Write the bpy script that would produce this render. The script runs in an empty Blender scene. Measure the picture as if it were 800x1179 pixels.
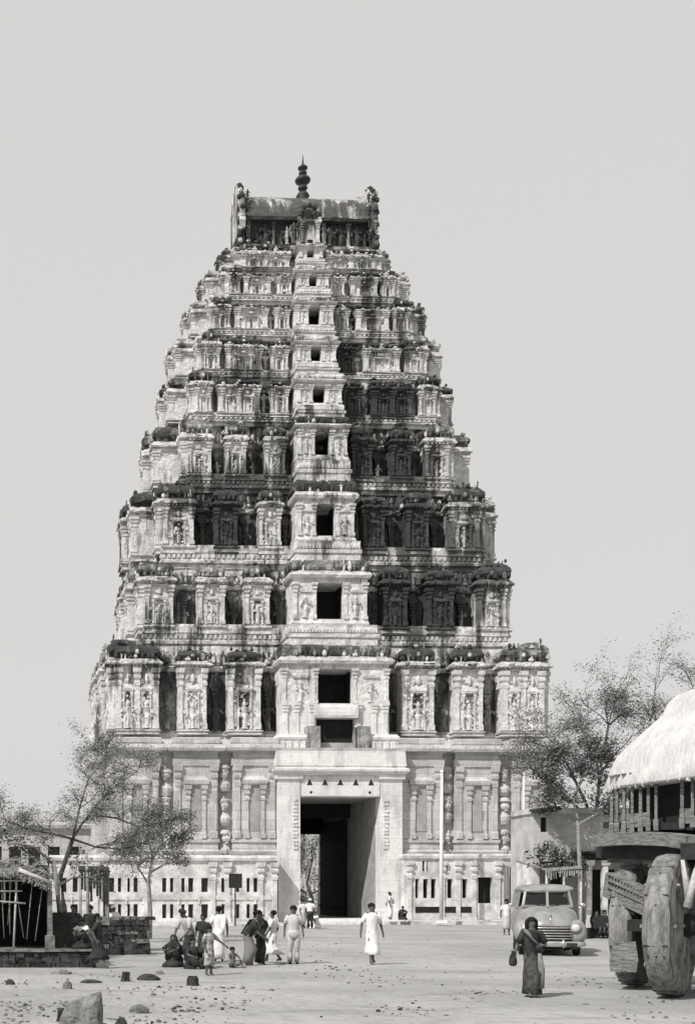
import bpy, bmesh, math, random
from mathutils import Vector, Matrix, noise
R = random.Random(7)
D2R = math.radians
scene = bpy.context.scene
COL = scene.collection

# ------------------------------------------------------------------ camera
F = 1400.0; HZ = 1030.0; PX0 = 61.0; CH = 1.9; YAW = D2R(2.5)
CAM = Vector((-22.33, -79.1, CH))
RV = Vector((math.cos(YAW), -math.sin(YAW), 0)); FV = Vector((math.sin(YAW), math.cos(YAW), 0))
def W(px, py, depth):
    "point seen at photo pixel px,py at the given distance along the view axis"
    p = CAM + FV*depth + RV*((px-PX0)/F*depth)
    p.z = CH + (HZ-py)/F*depth
    return p
def ground_z(x, y):
    if not (abs(x) < 44 and -84 < y < 13): return -.02
    return noise.noise(Vector((x*.35,y*.35,0)))*.035+noise.noise(Vector((x*1.3,y*1.3,5)))*.014-.02
def G(px, py):
    "ground point under photo pixel"
    d = F*CH/(py-HZ)
    p = W(px, py, d); p.z = ground_z(p.x, p.y)
    return p
def dep(py): return F*CH/(py-HZ)

cd = bpy.data.cameras.new('camera'); cam = bpy.data.objects.new('camera', cd); COL.objects.link(cam)
cam.location = CAM; cam.rotation_euler = (math.pi/2, 0, -YAW)
cd.sensor_fit = 'VERTICAL'; cd.sensor_height = 36; cd.sensor_width = 36; cd.lens = F/1179*36
cd.shift_x = (400-PX0)/1179; cd.shift_y = (HZ-589.5)/1179
cd.clip_start = 0.1; cd.clip_end = 6000
scene.camera = cam

# ------------------------------------------------------------------ materials
def g(v): return (v*1.015, v, v*0.975, 1)
class NT:
    def __init__(s, name, rough=0.9, spec=0.2):
        s.m = bpy.data.materials.new(name); s.m.use_nodes = True
        s.t = s.m.node_tree; s.n = s.t.nodes
        s.b = s.n['Principled BSDF']; s.b.inputs['Roughness'].default_value = rough
        s.b.inputs['Specular IOR Level'].default_value = spec
        s.pos = s.n.new('ShaderNodeNewGeometry')
    def link(s, a, b): s.t.links.new(a, b)
    def mapped(s, sc):
        k = s.n.new('ShaderNodeMapping'); k.inputs['Scale'].default_value = sc
        s.link(s.pos.outputs['Position'], k.inputs['Vector']); return k.outputs[0]
    def noise(s, scale, detail=4, sc=(1,1,1), rough=.6):
        k = s.n.new('ShaderNodeTexNoise'); k.inputs['Scale'].default_value = scale
        k.inputs['Detail'].default_value = detail; k.inputs['Roughness'].default_value = rough
        s.link(s.mapped(sc), k.inputs['Vector']); return k.outputs[0]
    def ramp(s, v, a, b, lo=0., hi=1.):
        k = s.n.new('ShaderNodeMapRange'); k.interpolation_type = 'SMOOTHSTEP'
        for i, x in enumerate((a, b, lo, hi)): k.inputs[i+1].default_value = x
        s.link(v, k.inputs[0]); return k.outputs[0]
    def math(s, op, a, b):
        k = s.n.new('ShaderNodeMath'); k.operation = op; k.use_clamp = True
        for i, x in enumerate((a, b)):
            if isinstance(x, (int, float)): k.inputs[i].default_value = x
            else: s.link(x, k.inputs[i])
        return k.outputs[0]
    def mix(s, f, a, b):
        k = s.n.new('ShaderNodeMix'); k.data_type = 'RGBA'
        if isinstance(f, (int, float)): k.inputs[0].default_value = f
        else: s.link(f, k.inputs[0])
        for i, x in ((6, a), (7, b)):
            if isinstance(x, tuple): k.inputs[i].default_value = x
            else: s.link(x, k.inputs[i])
        return k.outputs[2]
    def done(s, col, bump=None, dist=.05, strength=.6):
        if isinstance(col, tuple): s.b.inputs['Base Color'].default_value = col
        else: s.link(col, s.b.inputs['Base Color'])
        if bump is not None:
            k = s.n.new('ShaderNodeBump'); k.inputs['Distance'].default_value = dist; k.inputs['Strength'].default_value = strength
            s.link(bump, k.inputs['Height']); s.link(k.outputs[0], s.b.inputs['Normal'])
        return s.m

def stucco(name, light, mid, dark, lo, hi, up=.6):
    t = NT(name)
    n1 = t.noise(1.6, 6); n2 = t.noise(7, 5)
    base = t.mix(t.ramp(n1, .35, .65), g(light), g(mid))
    base = t.mix(t.math('MULTIPLY', t.ramp(n2, .48, .7), .55), base, g(mid*.62))
    big = t.noise(.11, 3); streak = t.noise(1.1, 5, (1.4, 1.4, .16), .65)
    s = t.math('MULTIPLY', t.math('ADD', t.math('MULTIPLY', big, .55), t.math('MULTIPLY', streak, .45)), 1.0)
    mask = t.ramp(s, lo, hi)
    sep = t.n.new('ShaderNodeSeparateXYZ'); t.link(t.pos.outputs['Normal'], sep.inputs[0])
    upm = t.math('MULTIPLY', t.ramp(sep.outputs[2], .25, .8), t.ramp(t.noise(2.2, 4), .38, .55, .15, up))
    mask = t.math('MAXIMUM', mask, upm)
    col = t.mix(t.math('MULTIPLY', mask, .88), base, g(dark))
    v = t.n.new('ShaderNodeTexVoronoi'); v.inputs['Scale'].default_value = 3.4; t.link(t.mapped((1,1,1)), v.inputs['Vector'])
    b = t.math('ADD', t.math('MULTIPLY', v.outputs[0], .5), t.math('MULTIPLY', t.noise(9, 5), .5))
    return t.done(col, b, .09, .8)
M = {}
M['stucco'] = stucco('weathered_lime_stucco', .67, .43, .03, .465, .555, .75)
M['pale'] = stucco('pale_lime_stucco', .70, .50, .04, .495, .59, .6)  # lighter, less blotched stucco mix
M['lichen_shade'] = stucco('lichen_shade_stucco', .42, .20, .02, .40, .50, .95)  # lichen on roofs; the same black paints shade into the recesses
M['stain_shade'] = stucco('stained_shaded_stucco', .38, .16, .018, .37, .47, .9)  # stain, with shade right of the central bay put into the colour

t = NT('granite_courses')
br = t.n.new('ShaderNodeTexBrick'); br.offset = .45
br.inputs['Scale'].default_value = 1; br.inputs['Mortar Size'].default_value = .012; br.inputs['Brick Width'].default_value = 1.5; br.inputs['Row Height'].default_value = .62
mp = t.n.new('ShaderNodeMapping'); mp.inputs['Rotation'].default_value = (math.pi/2, 0, 0)
t.link(t.pos.outputs['Position'], mp.inputs[0]); t.link(mp.outputs[0], br.inputs['Vector'])
br.inputs['Color1'].default_value = g(.56); br.inputs['Color2'].default_value = g(.45); br.inputs['Mortar'].default_value = g(.25)
c = t.mix(t.math('MULTIPLY', t.ramp(t.noise(1.2, 6, (1,1,.5)), .42, .68), .6), br.outputs[0], g(.27))
c = t.mix(t.math('MULTIPLY', t.ramp(t.noise(8, 4), .52, .7), .5), c, g(.24))
M['granite'] = t.done(c, t.noise(7, 6), .06, .7)

def plain(name, v, var=.25, scale=3, bump=.4, rough=.9, dist=.03, sc=(1,1,1), spec=.2):
    t = NT(name, rough, spec)
    c = t.mix(t.ramp(t.noise(scale, 5, sc), .35, .68), g(v), g(v*(1-var)))
    c = t.mix(t.math('MULTIPLY', t.ramp(t.noise(scale*6, 3, sc), .55, .72), .5), c, g(v*(1-var*1.5)))
    return t.done(c, t.noise(scale*4, 5, sc), dist, bump)
M['white'] = plain('old_limewash', .66, .42, 1.4, .6)
t = NT('limewashed_portal_blocks')
br = t.n.new('ShaderNodeTexBrick'); br.offset = .5
br.inputs['Scale'].default_value = 1; br.inputs['Mortar Size'].default_value = .010; br.inputs['Brick Width'].default_value = 1.3; br.inputs['Row Height'].default_value = .7
mp = t.n.new('ShaderNodeMapping'); mp.inputs['Rotation'].default_value = (math.pi/2, 0, 0)
t.link(t.pos.outputs['Position'], mp.inputs[0]); t.link(mp.outputs[0], br.inputs['Vector'])
br.inputs['Color1'].default_value = g(.71); br.inputs['Color2'].default_value = g(.62); br.inputs['Mortar'].default_value = g(.48)
c = t.mix(t.math('MULTIPLY', t.ramp(t.noise(1.3, 6, (1.2,1.2,.35)), .46, .68), .7), br.outputs[0], g(.40))
c = t.mix(t.math('MULTIPLY', t.ramp(t.noise(7, 5), .54, .7), .5), c, g(.32))
M['portal'] = t.done(c, t.noise(8, 6), .05, .6)
M['house'] = plain('house_limewash', .46, .35, 1.0, .6)
M['void'] = plain('unlit_interior', .022, .3, 2)  # near-black colour stands in for unlit interiors
M['shade_leaf'] = plain('black_shade_leaf', .018, .4, 4, sc=(3,3,.4))  # near-black colour in place of shade on the passage wall
M['passage'] = plain('passage_stone', .36, .3, 1.2)
M['statue'] = plain('carved_stucco_figure', .50, .35, 5)
M['bronze'] = plain('dark_bronze', .05, .3, 5, rough=.5)
M['timber'] = plain('sunbleached_timber', .26, .55, 5, .9, sc=(1,1,6))
M['wheelwood'] = plain('grey_wheel_timber', .31, .6, 3.0, 1., dist=.05, sc=(2.6,2.6,.5))
M['darkwood'] = plain('dark_timber', .035, .4, 4)
M['canopy'] = plain('pale_thatch_sheet', .58, .2, 1.4, .9, dist=.06, sc=(2.5,2.5,.7))
M['thatch'] = plain('dry_thatch', .30, .4, 8, .9)
M['bamboo'] = plain('bamboo', .5, .3, 9)
M['mud'] = plain('shade_dark_mud', .055, .5, 5, .9)  # mud colour darkened to stand in for shade at the stall
M['brick'] = plain('dark_rubble_wall', .085, .66, 4, 1., dist=.12)
M['rock'] = plain('field_stone', .24, .6, 5, .9, dist=.05)
M['darkrock'] = plain('dark_field_stone', .06, .5, 6, .9, dist=.05)
M['palerock'] = plain('pale_broken_stone', .40, .45, 5, 1., dist=.06)
M['bark'] = plain('tree_bark', .09, .5, 8, .9)
M['palebark'] = plain('pale_tree_bark', .32, .4, 8, .9)
M['leaf'] = plain('leaf_dark', .06, .5, 2, 0)
M['leaf2'] = plain('leaf_pale', .15, .4, 2, 0)
M['leaf3'] = plain('dry_leaf', .26, .4, 2, 0)
M['paint'] = plain('faded_car_paint', .27, .3, 2.5, .08, .34, spec=.5)
M['chrome'] = plain('dull_chrome', .6, .2, 6, .05, .25, spec=.8); M['chrome'].node_tree.nodes['Principled BSDF'].inputs['Metallic'].default_value = .8
M['rubber'] = plain('tyre_rubber', .025, .3, 6)
M['under'] = plain('black_underbody', .015, .2, 6)
M['carin'] = plain('car_interior', .03, .3, 6)
M['board'] = plain('dark_painted_board', .035, .2, 5)
M['pole'] = plain('whitewashed_pole', .72, .2, 3)
M['skin'] = plain('brown_skin', .10, .15, 9, .05, .6)
M['hair'] = plain('black_hair', .012, .3, 20, .3)
M['eye'] = plain('dark_eye', .01, .1, 9, 0, .4)
M['c_white'] = plain('white_cotton', .72, .15, 4, .3)
M['c_pale'] = plain('pale_cotton', .50, .2, 4, .3)
M['c_mid'] = plain('mid_cotton', .20, .3, 5, .3)
M['c_dark'] = plain('dark_cotton', .045, .6, 6, .5)
M['c_sari'] = plain('dark_patterned_cotton', .085, .66, 12, .5)
M['slit'] = plain('dim_slit_interior', .09, .4, 3)
M['c_print'] = plain('printed_cotton', .45, .75, 14, .3)
M['lamp'] = plain('headlamp_lens', .55, .1, 9, 0, .15, spec=.7)
t = NT('window_glass', .06, .5); M['glass'] = t.done(g(.03)); M['glass'].node_tree.nodes['Principled BSDF'].inputs['Alpha'].default_value = .45
t = NT('dusty_ground')
c = t.mix(t.ramp(t.noise(.25, 6), .35, .66), g(.36), g(.28))
c = t.mix(t.math('MULTIPLY', t.ramp(t.noise(2.2, 6), .48, .72), .6), c, g(.20))
c = t.mix(t.math('MULTIPLY', t.ramp(t.noise(14, 4), .58, .7), .45), c, g(.13))
c = t.mix(t.math('MULTIPLY', t.ramp(t.noise(1, 6, (.16,.9,1)), .55, .72), .55), c, g(.13))
M['ground'] = t.done(c, t.math('ADD', t.math('MULTIPLY', t.noise(3.2, 8), .7), t.math('MULTIPLY', t.noise(1, 5, (5,.5,1)), .3)), .14, .8)
M['path'] = plain('trodden_earth', .33, .22, .8, .5)

# ------------------------------------------------------------------ mesh builder
class MB:
    def __init__(s): s.v=[]; s.f=[]; s.mi=[]; s.sm=[]; s.T=None; s.cur=0; s.smooth=False
    def vert(s, p):
        p = Vector(p)
        if s.T is not None: p = s.T @ p
        s.v.append(p[:]); return len(s.v)-1
    def face(s, ix, m=None):
        s.f.append(tuple(ix)); s.mi.append(s.cur if m is None else m); s.sm.append(s.smooth)
    def box(s, x0,x1,y0,y1,z0,z1, m=None, j=0.):
        c = [s.vert((x+(R.uniform(-j,j) if j else 0), y+(R.uniform(-j,j) if j else 0), z+(R.uniform(-j,j) if j else 0))) for z in (z0,z1) for x,y in ((x0,y0),(x1,y0),(x1,y1),(x0,y1))]
        for q in ((0,3,2,1),(4,5,6,7),(0,1,5,4),(1,2,6,5),(2,3,7,6),(3,0,4,7)): s.face([c[i] for i in q], m)
    def loft(s, rings, m=None, cap=True, close=True):
        ids = [[s.vert(p) for p in r] for r in rings]; n = len(ids[0])
        for a, b in zip(ids, ids[1:]):
            for i in range(n if close else n-1):
                k = (i+1) % n; s.face((a[i], a[k], b[k], b[i]), m)
        if cap and close: s.face(ids[0][::-1], m); s.face(ids[-1], m)
    def rect(s, x0,x1,y0,y1, prof, m=None, j=.02, step=.7):
        "stacked rectangular rings: prof = [(z, offset)]; long sides are cut up and worn by j"
        nx = max(1, int((x1-x0)/step)); ny = max(1, int((y1-y0)/step)); rings = []
        nx = min(nx, 40); ny = min(ny, 24)
        for z, o in prof:
            a, b, c, d = x0-o, x1+o, y0-o, y1+o; r = []
            for i in range(nx): r.append([a+(b-a)*i/nx, c, z])
            for i in range(ny): r.append([b, c+(d-c)*i/ny, z])
            for i in range(nx): r.append([b-(b-a)*i/nx, d, z])
            for i in range(ny): r.append([a, d-(d-c)*i/ny, z])
            if j:
                for p in r:
                    p[0]+=R.uniform(-j,j); p[1]+=R.uniform(-j,j); p[2]+=R.uniform(-j,j)*.6
            rings.append(r)
        s.loft(rings, m)
    def lathe(s, c, prof, n=12, m=None, axis='z', sx=1):
        rings = []
        for r_, h in prof:
            ring = []
            for i in range(n):
                a = 2*math.pi*i/n; u, w = math.cos(a)*r_*sx, math.sin(a)*r_
                if axis == 'z': ring.append((c[0]+u, c[1]+w, c[2]+h))
                elif axis == 'x': ring.append((c[0]+h, c[1]+u, c[2]+w))
                else: ring.append((c[0]+w, c[1]+h, c[2]+u))
            rings.append(ring)
        s.loft(rings, m)
    def blob(s, c, rx, ry, rz, m=None, n=7, k=4):
        rings = []
        for i in range(k+1):
            a = math.pi*(i+.12)/(k+.24) ; z = -math.cos(a); q = math.sin(a)
            rings.append([(c[0]+rx*q*math.cos(2*math.pi*t/n), c[1]+ry*q*math.sin(2*math.pi*t/n), c[2]+rz*z) for t in range(n)])
        s.loft(rings, m)
    def tube(s, pts, rad, n=6, m=None, cap=True):
        pts = [Vector(p) for p in pts]; rings = []
        up = Vector((0,0,1))
        for i, p in enumerate(pts):
            d = (pts[min(i+1,len(pts)-1)] - pts[max(i-1,0)]).normalized()
            a = d.cross(up)
            if a.length < .05: a = d.cross(Vector((1,0,0)))
            a.normalize(); b = d.cross(a)
            r_ = rad[i] if isinstance(rad, (list,tuple)) else rad
            if not isinstance(r_, tuple): r_ = (r_, r_)
            rings.append([p + a*math.cos(2*math.pi*t/n)*r_[0] + b*math.sin(2*math.pi*t/n)*r_[1] for t in range(n)])
        s.loft(rings, m, cap)
    def bar(s, p, q, w, h=None, m=None):
        h = h or w; p = Vector(p); q = Vector(q); d = (q-p).normalized(); up = Vector((0,0,1))
        a = d.cross(up)
        if a.length < .05: a = Vector((1,0,0))
        a.normalize(); b = a.cross(d)
        s.loft([[e - a*w/2 - b*h/2, e + a*w/2 - b*h/2, e + a*w/2 + b*h/2, e - a*w/2 + b*h/2] for e in (p, q)], m)
    def build(s, name, mats, parent=None, loc=None):
        me = bpy.data.meshes.new(name); me.from_pydata(s.v, [], s.f)
        if isinstance(mats, str): mats = [mats]
        for k in mats: me.materials.append(M[k] if isinstance(k, str) else k)
        me.polygons.foreach_set('material_index', s.mi); me.polygons.foreach_set('use_smooth', s.sm)
        bm = bmesh.new(); bm.from_mesh(me); bmesh.ops.recalc_face_normals(bm, faces=bm.faces); bm.to_mesh(me); bm.free()
        o = bpy.data.objects.new(name, me); COL.objects.link(o)
        if parent is not None: o.parent = parent
        if loc is not None: o.location = loc
        return o
def tag(o, label, cat, group=None, kind=None):
    o['label'] = label; o['category'] = cat
    if group: o['group'] = group
    if kind: o['kind'] = kind
    return o
def struct(o, kind='structure'): o['kind'] = kind; return o
def thing(name, label, cat, loc=(0,0,0), rz=0, group=None):
    o = bpy.data.objects.new(name, None); COL.objects.link(o); o.location = loc; o.rotation_euler = (0,0,rz)
    return tag(o, label, cat, group)
def copy_tree(o, parent=None):
    c = o.copy(); COL.objects.link(c); c.parent = parent
    for ch in list(o.children): copy_tree(ch, c)
    return c

# ------------------------------------------------------------------ ground
mb = MB(); n = 60
def gz(x, y):
    return 0.0
e = 1500
xs = [-e,-500,-200,-100]+[-60+i*.75 for i in range(140)]+[60,100,200,500,e]
ys = [-300,-120]+[-85+i*.8 for i in range(125)]+[20,40,100,300,700,1500]
ids = [[mb.vert((x, y, ground_z(x, y))) for x in xs] for y in ys]
for a, b in zip(ids, ids[1:]):
    for i in range(len(xs)-1): mb.face((a[i],a[i+1],b[i+1],b[i]))
mb.sm = [True]*len(mb.f)
struct(mb.build('ground', 'ground'))

# ------------------------------------------------------------------ the gate tower
YC = 9.75
def figure(mb, x, y, z, h, m=None):
    "small carved figure: legs, swayed hips, waist, shoulders, head and tall headdress, two arms"
    w = h*.15; sw_ = R.uniform(-.5,.5)*w; rings = []
    for r_, t_, o_ in ((1.0,0,0),(.95,.03,0),(.62,.06,.2),(.7,.25,.5),(.95,.42,1),(.98,.48,1),(.62,.56,.4),(.95,.68,-.3),(1.1,.74,-.4),(.4,.78,-.2),(.42,.80,-.2),(.6,.84,-.1),(.58,.89,-.1),(.5,.91,-.1),(.3,.97,-.1),(.08,1.02,-.1)):
        rings.append([(x+sw_*o_+w*r_*math.cos(a), y+w*.72*r_*math.sin(a), z+h*t_) for a in [math.pi/6+2*math.pi*i/6 for i in range(6)]])
    mb.loft(rings, m)
    for sd in (-1,1):
        e_ = (x+sd*w*1.5, y-w*.4, z+h*R.uniform(.52,.66)); mb.bar((x+sd*w*.95-sw_*.4, y, z+h*.72), e_, w*.4, None, m)
        mb.bar(e_, (x+sd*w*R.uniform(.7,1.7), y-w*.9, z+h*R.uniform(.45,.8)), w*.34, None, m)

def pilaster(mb, x, w, yf, z0, z1, m=0):
    h = z1-z0
    mb.rect(x-w/2, x+w/2, yf, yf+.4, [(z0,.05),(z0+.09*h,.05),(z0+.1*h,0),(z0+.7*h,0),(z0+.72*h,.04),(z0+.77*h,.05),(z0+.8*h,-.02),(z0+.84*h,.07),(z0+.88*h,.08),(z0+.9*h,.02),(z0+.93*h,.11),(z1,.13)], m, .008, 9)

def dentils(mb, x0, x1, y, z, h, sp=.3, m=0):
    k = int((x1-x0)/sp)
    for i in range(k):
        x = x0 + (x1-x0)*(i+.5)/k
        mb.box(x-sp*.26, x+sp*.26, y-.09, y+.1, z, z+h, m)

def roof_lumps(mb, x0, x1, y, z, h, mm=1, dens=.34):
    x = x0
    while x < x1:
        m = R.choice((0,1)) if mm is None else (mm if R.random() < .7 else 1-mm)
        hh = h*R.uniform(.6, 1.15); r_ = R.uniform(.1,.19)
        q = R.random()
        if q < .4: figure(mb, x, y+R.uniform(-.05,.1), z, hh, m)
        elif q < .8: mb.blob((x, y+R.uniform(-.08,.08), z+hh*.42), r_, r_, hh*.46, m, 6, 3)
        else: mb.blob((x, y, z+hh*.3), r_*1.3, r_, hh*.3, m, 6, 3); mb.blob((x, y, z+hh*.72), r_*.6, r_*.6, hh*.28, m, 6, 3)
        x += dens*R.uniform(.75, 1.35)

def pavilion(mb, cx, w, yf, dp, z0, zw, zc, zt, k=1, npil=2):
    "one carved shrine bay: mouldings, wall with pilasters and a niche figure, eave, barrel roof"
    w -= min(.3, w*.14); x0, x1 = cx-w/2, cx+w/2; yb = yf+dp; hb = zw-z0; hw = zc-zw; hr = zt-zc
    mb.rect(x0, x1, yf, yb, [(z0,.10),(z0+.22*hb,.10),(z0+.26*hb,.02),(z0+.5*hb,.02),(z0+.55*hb,.14),(z0+.68*hb,.17),(z0+.8*hb,.13),(z0+.84*hb,.03),(zw,.02)], 0, .02)
    mb.rect(x0, x1, yf+.06, yb, [(zw,0),(zw+hw*.5,0),(zc,0)], 0, .012)
    pw = max(.16, min(.36, w*.14))
    for i in range(npil):
        pilaster(mb, x0+pw*.45+(w-pw*.9)*i/(npil-1), pw, yf-.06, zw, zc)
    # niches between pilasters
    for i in range(npil-1):
        a = x0+pw*.9+(w-pw*.9)*i/(npil-1); b = x0+(w-pw*.9)*(i+1)/(npil-1); c = (a+b)/2; nw = (b-a)*.56; nh = hw*.62
        for sd in (-1,1): mb.rect(c+sd*nw/2-.045, c+sd*nw/2+.045, yf-.05, yf+.2, [(zw,.03),(zw+.1*nh,0),(zw+.85*nh,0),(zw+.92*nh,.05),(zw+nh,.05)], 0, .005, 9)
        mb.rect(c-nw/2-.05, c+nw/2+.05, yf-.08, yf+.2, [(zw+nh,.03),(zw+nh*1.06,.08),(zw+nh*1.12,0),(zw+nh*1.22,-.1),(zw+nh*1.32,-nw*.36)], 0, .02, 9)
        mb.blob((c, yf-.06, zw+nh*1.34), nw*.2, .1, nh*.14, 0, 6, 3)
        q_ = R.random()
        if k < 4 and nw > .34:
            if q_ < .45: mb.box(c-nw*.36, c+nw*.36, yf+.035, yf+.05, zw+.02, zw+nh*.97, 1)  # dark back panel standing in for niche shade
            figure(mb, c, yf+.0, zw+.03, nh*R.uniform(.66,.84), 0)
            for sd in (-1,1):
                if q_ > .3: figure(mb, c+sd*nw*.3, yf+.02, zw+.03, nh*R.uniform(.4,.6), 0)
        elif q_ < .5: mb.box(c-.05, c+.05, yf-.0, yf+.05, zw+.05, zw+nh*.8, 2)
        if k > 2:
            for sd in (-1,1): mb.blob((c+sd*nw*.8, yf+.06, zw+nh*R.uniform(.5,.8)), .07,.03,.07, 2, 6, 3)
    for _ in range(int(w*hw*(6 if k < 4 else 2))):
        x = R.uniform(x0+.1,x1-.1); z = R.uniform(zw+hw*.05, zc-hw*.08); q = R.uniform(.03,.1)
        mb.box(x-q, x+q, yf-.05, yf+.1, z-q*R.uniform(.5,1.6), z+q*R.uniform(.5,1.6), 0, .01)
    # eave
    eo = (.95,.85,.8,.7,.6,.55,.5,.45,.45)[k]; e0 = zc; e1 = zc+hr*.34; he = e1-e0
    mb.rect(x0, x1, yf, yb, [(e0,.05),(e0+.12*he,.14),(e0+.2*he,.04),(e0+.34*he,.05),(e0+.38*he,.30*eo),(e0+.5*he,.34*eo),(e0+.68*he,.25*eo),(e0+.84*he,.1),(e1,.04)], 0, .045, .35)
    dentils(mb, x0, x1, yf-.1, e0+.2*he, .14*he, .24)
    if R.random() < .35:      # a broken piece of eave hangs lower
        xx = R.uniform(x0, x1-.3); mb.rect(xx, xx+R.uniform(.3,.7), yf-.3*eo, yf+.2, [(e0+.2*he,.02),(e0+.7*he,.05)], 1, .06, .2)
    nk = max(2, int(w/.7))
    for i in range(nk): mb.blob((x0+w*(i+.5)/nk, yf-.26, e0+.62*he), .13, .07, .22*he, 0, 6, 3)
    # roof
    r1 = zt-hr*.1; h2 = r1-e1
    mb.rect(x0+.1, x1-.1, yf+.1, yb, [(e1,-.02),(e1+.25*h2,-.02),(e1+.3*h2,.14),(e1+.42*h2,.2),(e1+.62*h2,.16),(e1+.82*h2,-.02),(r1,-min(.35,w*.2))], 1, .045, .4)
    roof_lumps(mb, x0, x1, yf-.02, e1, h2*.55, 1)
    roof_lumps(mb, x0+.2, x1-.2, yf+.25, r1-.06*h2, hr*.2, 1, .4)
    mb.blob((cx, yf-.02, e1+.5*h2), min(.34,w*.2), .14, h2*.34, 1, 8, 4)
    mb.blob((cx, yf-.1, e1+.45*h2), min(.16,w*.1), .1, h2*.18, 0, 6, 3)

def px2(off, y): return off*(80+y)/F
def pz(py, y): return CH+(HZ-py)*(80+y)/F
tower = thing('temple_gateway_tower', 'towering nine tiered carved stone and stucco temple gate with barrel vaulted crown', 'temple tower', (0,0,0))
# tier table: base, wall bottom, eave, top (photo rows); axis col; central half width; pavilions; side swell
TI = [
 (852,838,768,742, 386, 62, [(81,123),(144,181),(200,254)], 0.6, (770,810,20)),
 (742,716,672,648, 380, 43, [(65,97),(117,152),(177,214)], 0.9, (671,713,15.5)),
 (648,624,582,560, 375, 33, [(47,75),(98,127),(148,188)], 2.2, (580,617,11)),
 (560,541,506,482, 371, 29, [(38,64),(84,110),(124,155)], 2.5, (496,524,8.5)),
 (482,470,443,430, 367.5, 26, [(31,54),(64,116),(121,142)], 2.0, (444,464,7)),
 (430,420,397,384, 364, 23, [(28,50),(58,104),(108,130)], 2.0, (399,416,6)),
 (384,374,353,343, 362, 22, [(26,44),(50,92),(95,114)], 1.8, (353,374,6.5)),
 (343,334,316,308, 360.5, 18, [(22,40),(45,80),(82,99)], 1.5, (317,330,4.5)),
 (308,303,291,283, 357.5, 14, [(20,81)], 1.2, (287,297,4)),
]
tiers_geo = []
for (pb, pw_, pc, pt, ax, ch, pv, sw, win) in TI:
    yc = 80*(391/ax-1)
    tiers_geo.append(dict(yc=yc, z0=pz(pb,yc), zw=pz(pw_,yc), zc=pz(pc,yc), zt=pz(pt,yc), ch=px2(ch,yc), pv=[(px2(a,yc),px2(b,yc)) for a,b in pv], sw=sw,
        wb=pz(win[1],yc), wt=pz(win[0],yc), wh=px2(win[2],yc)))
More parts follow.
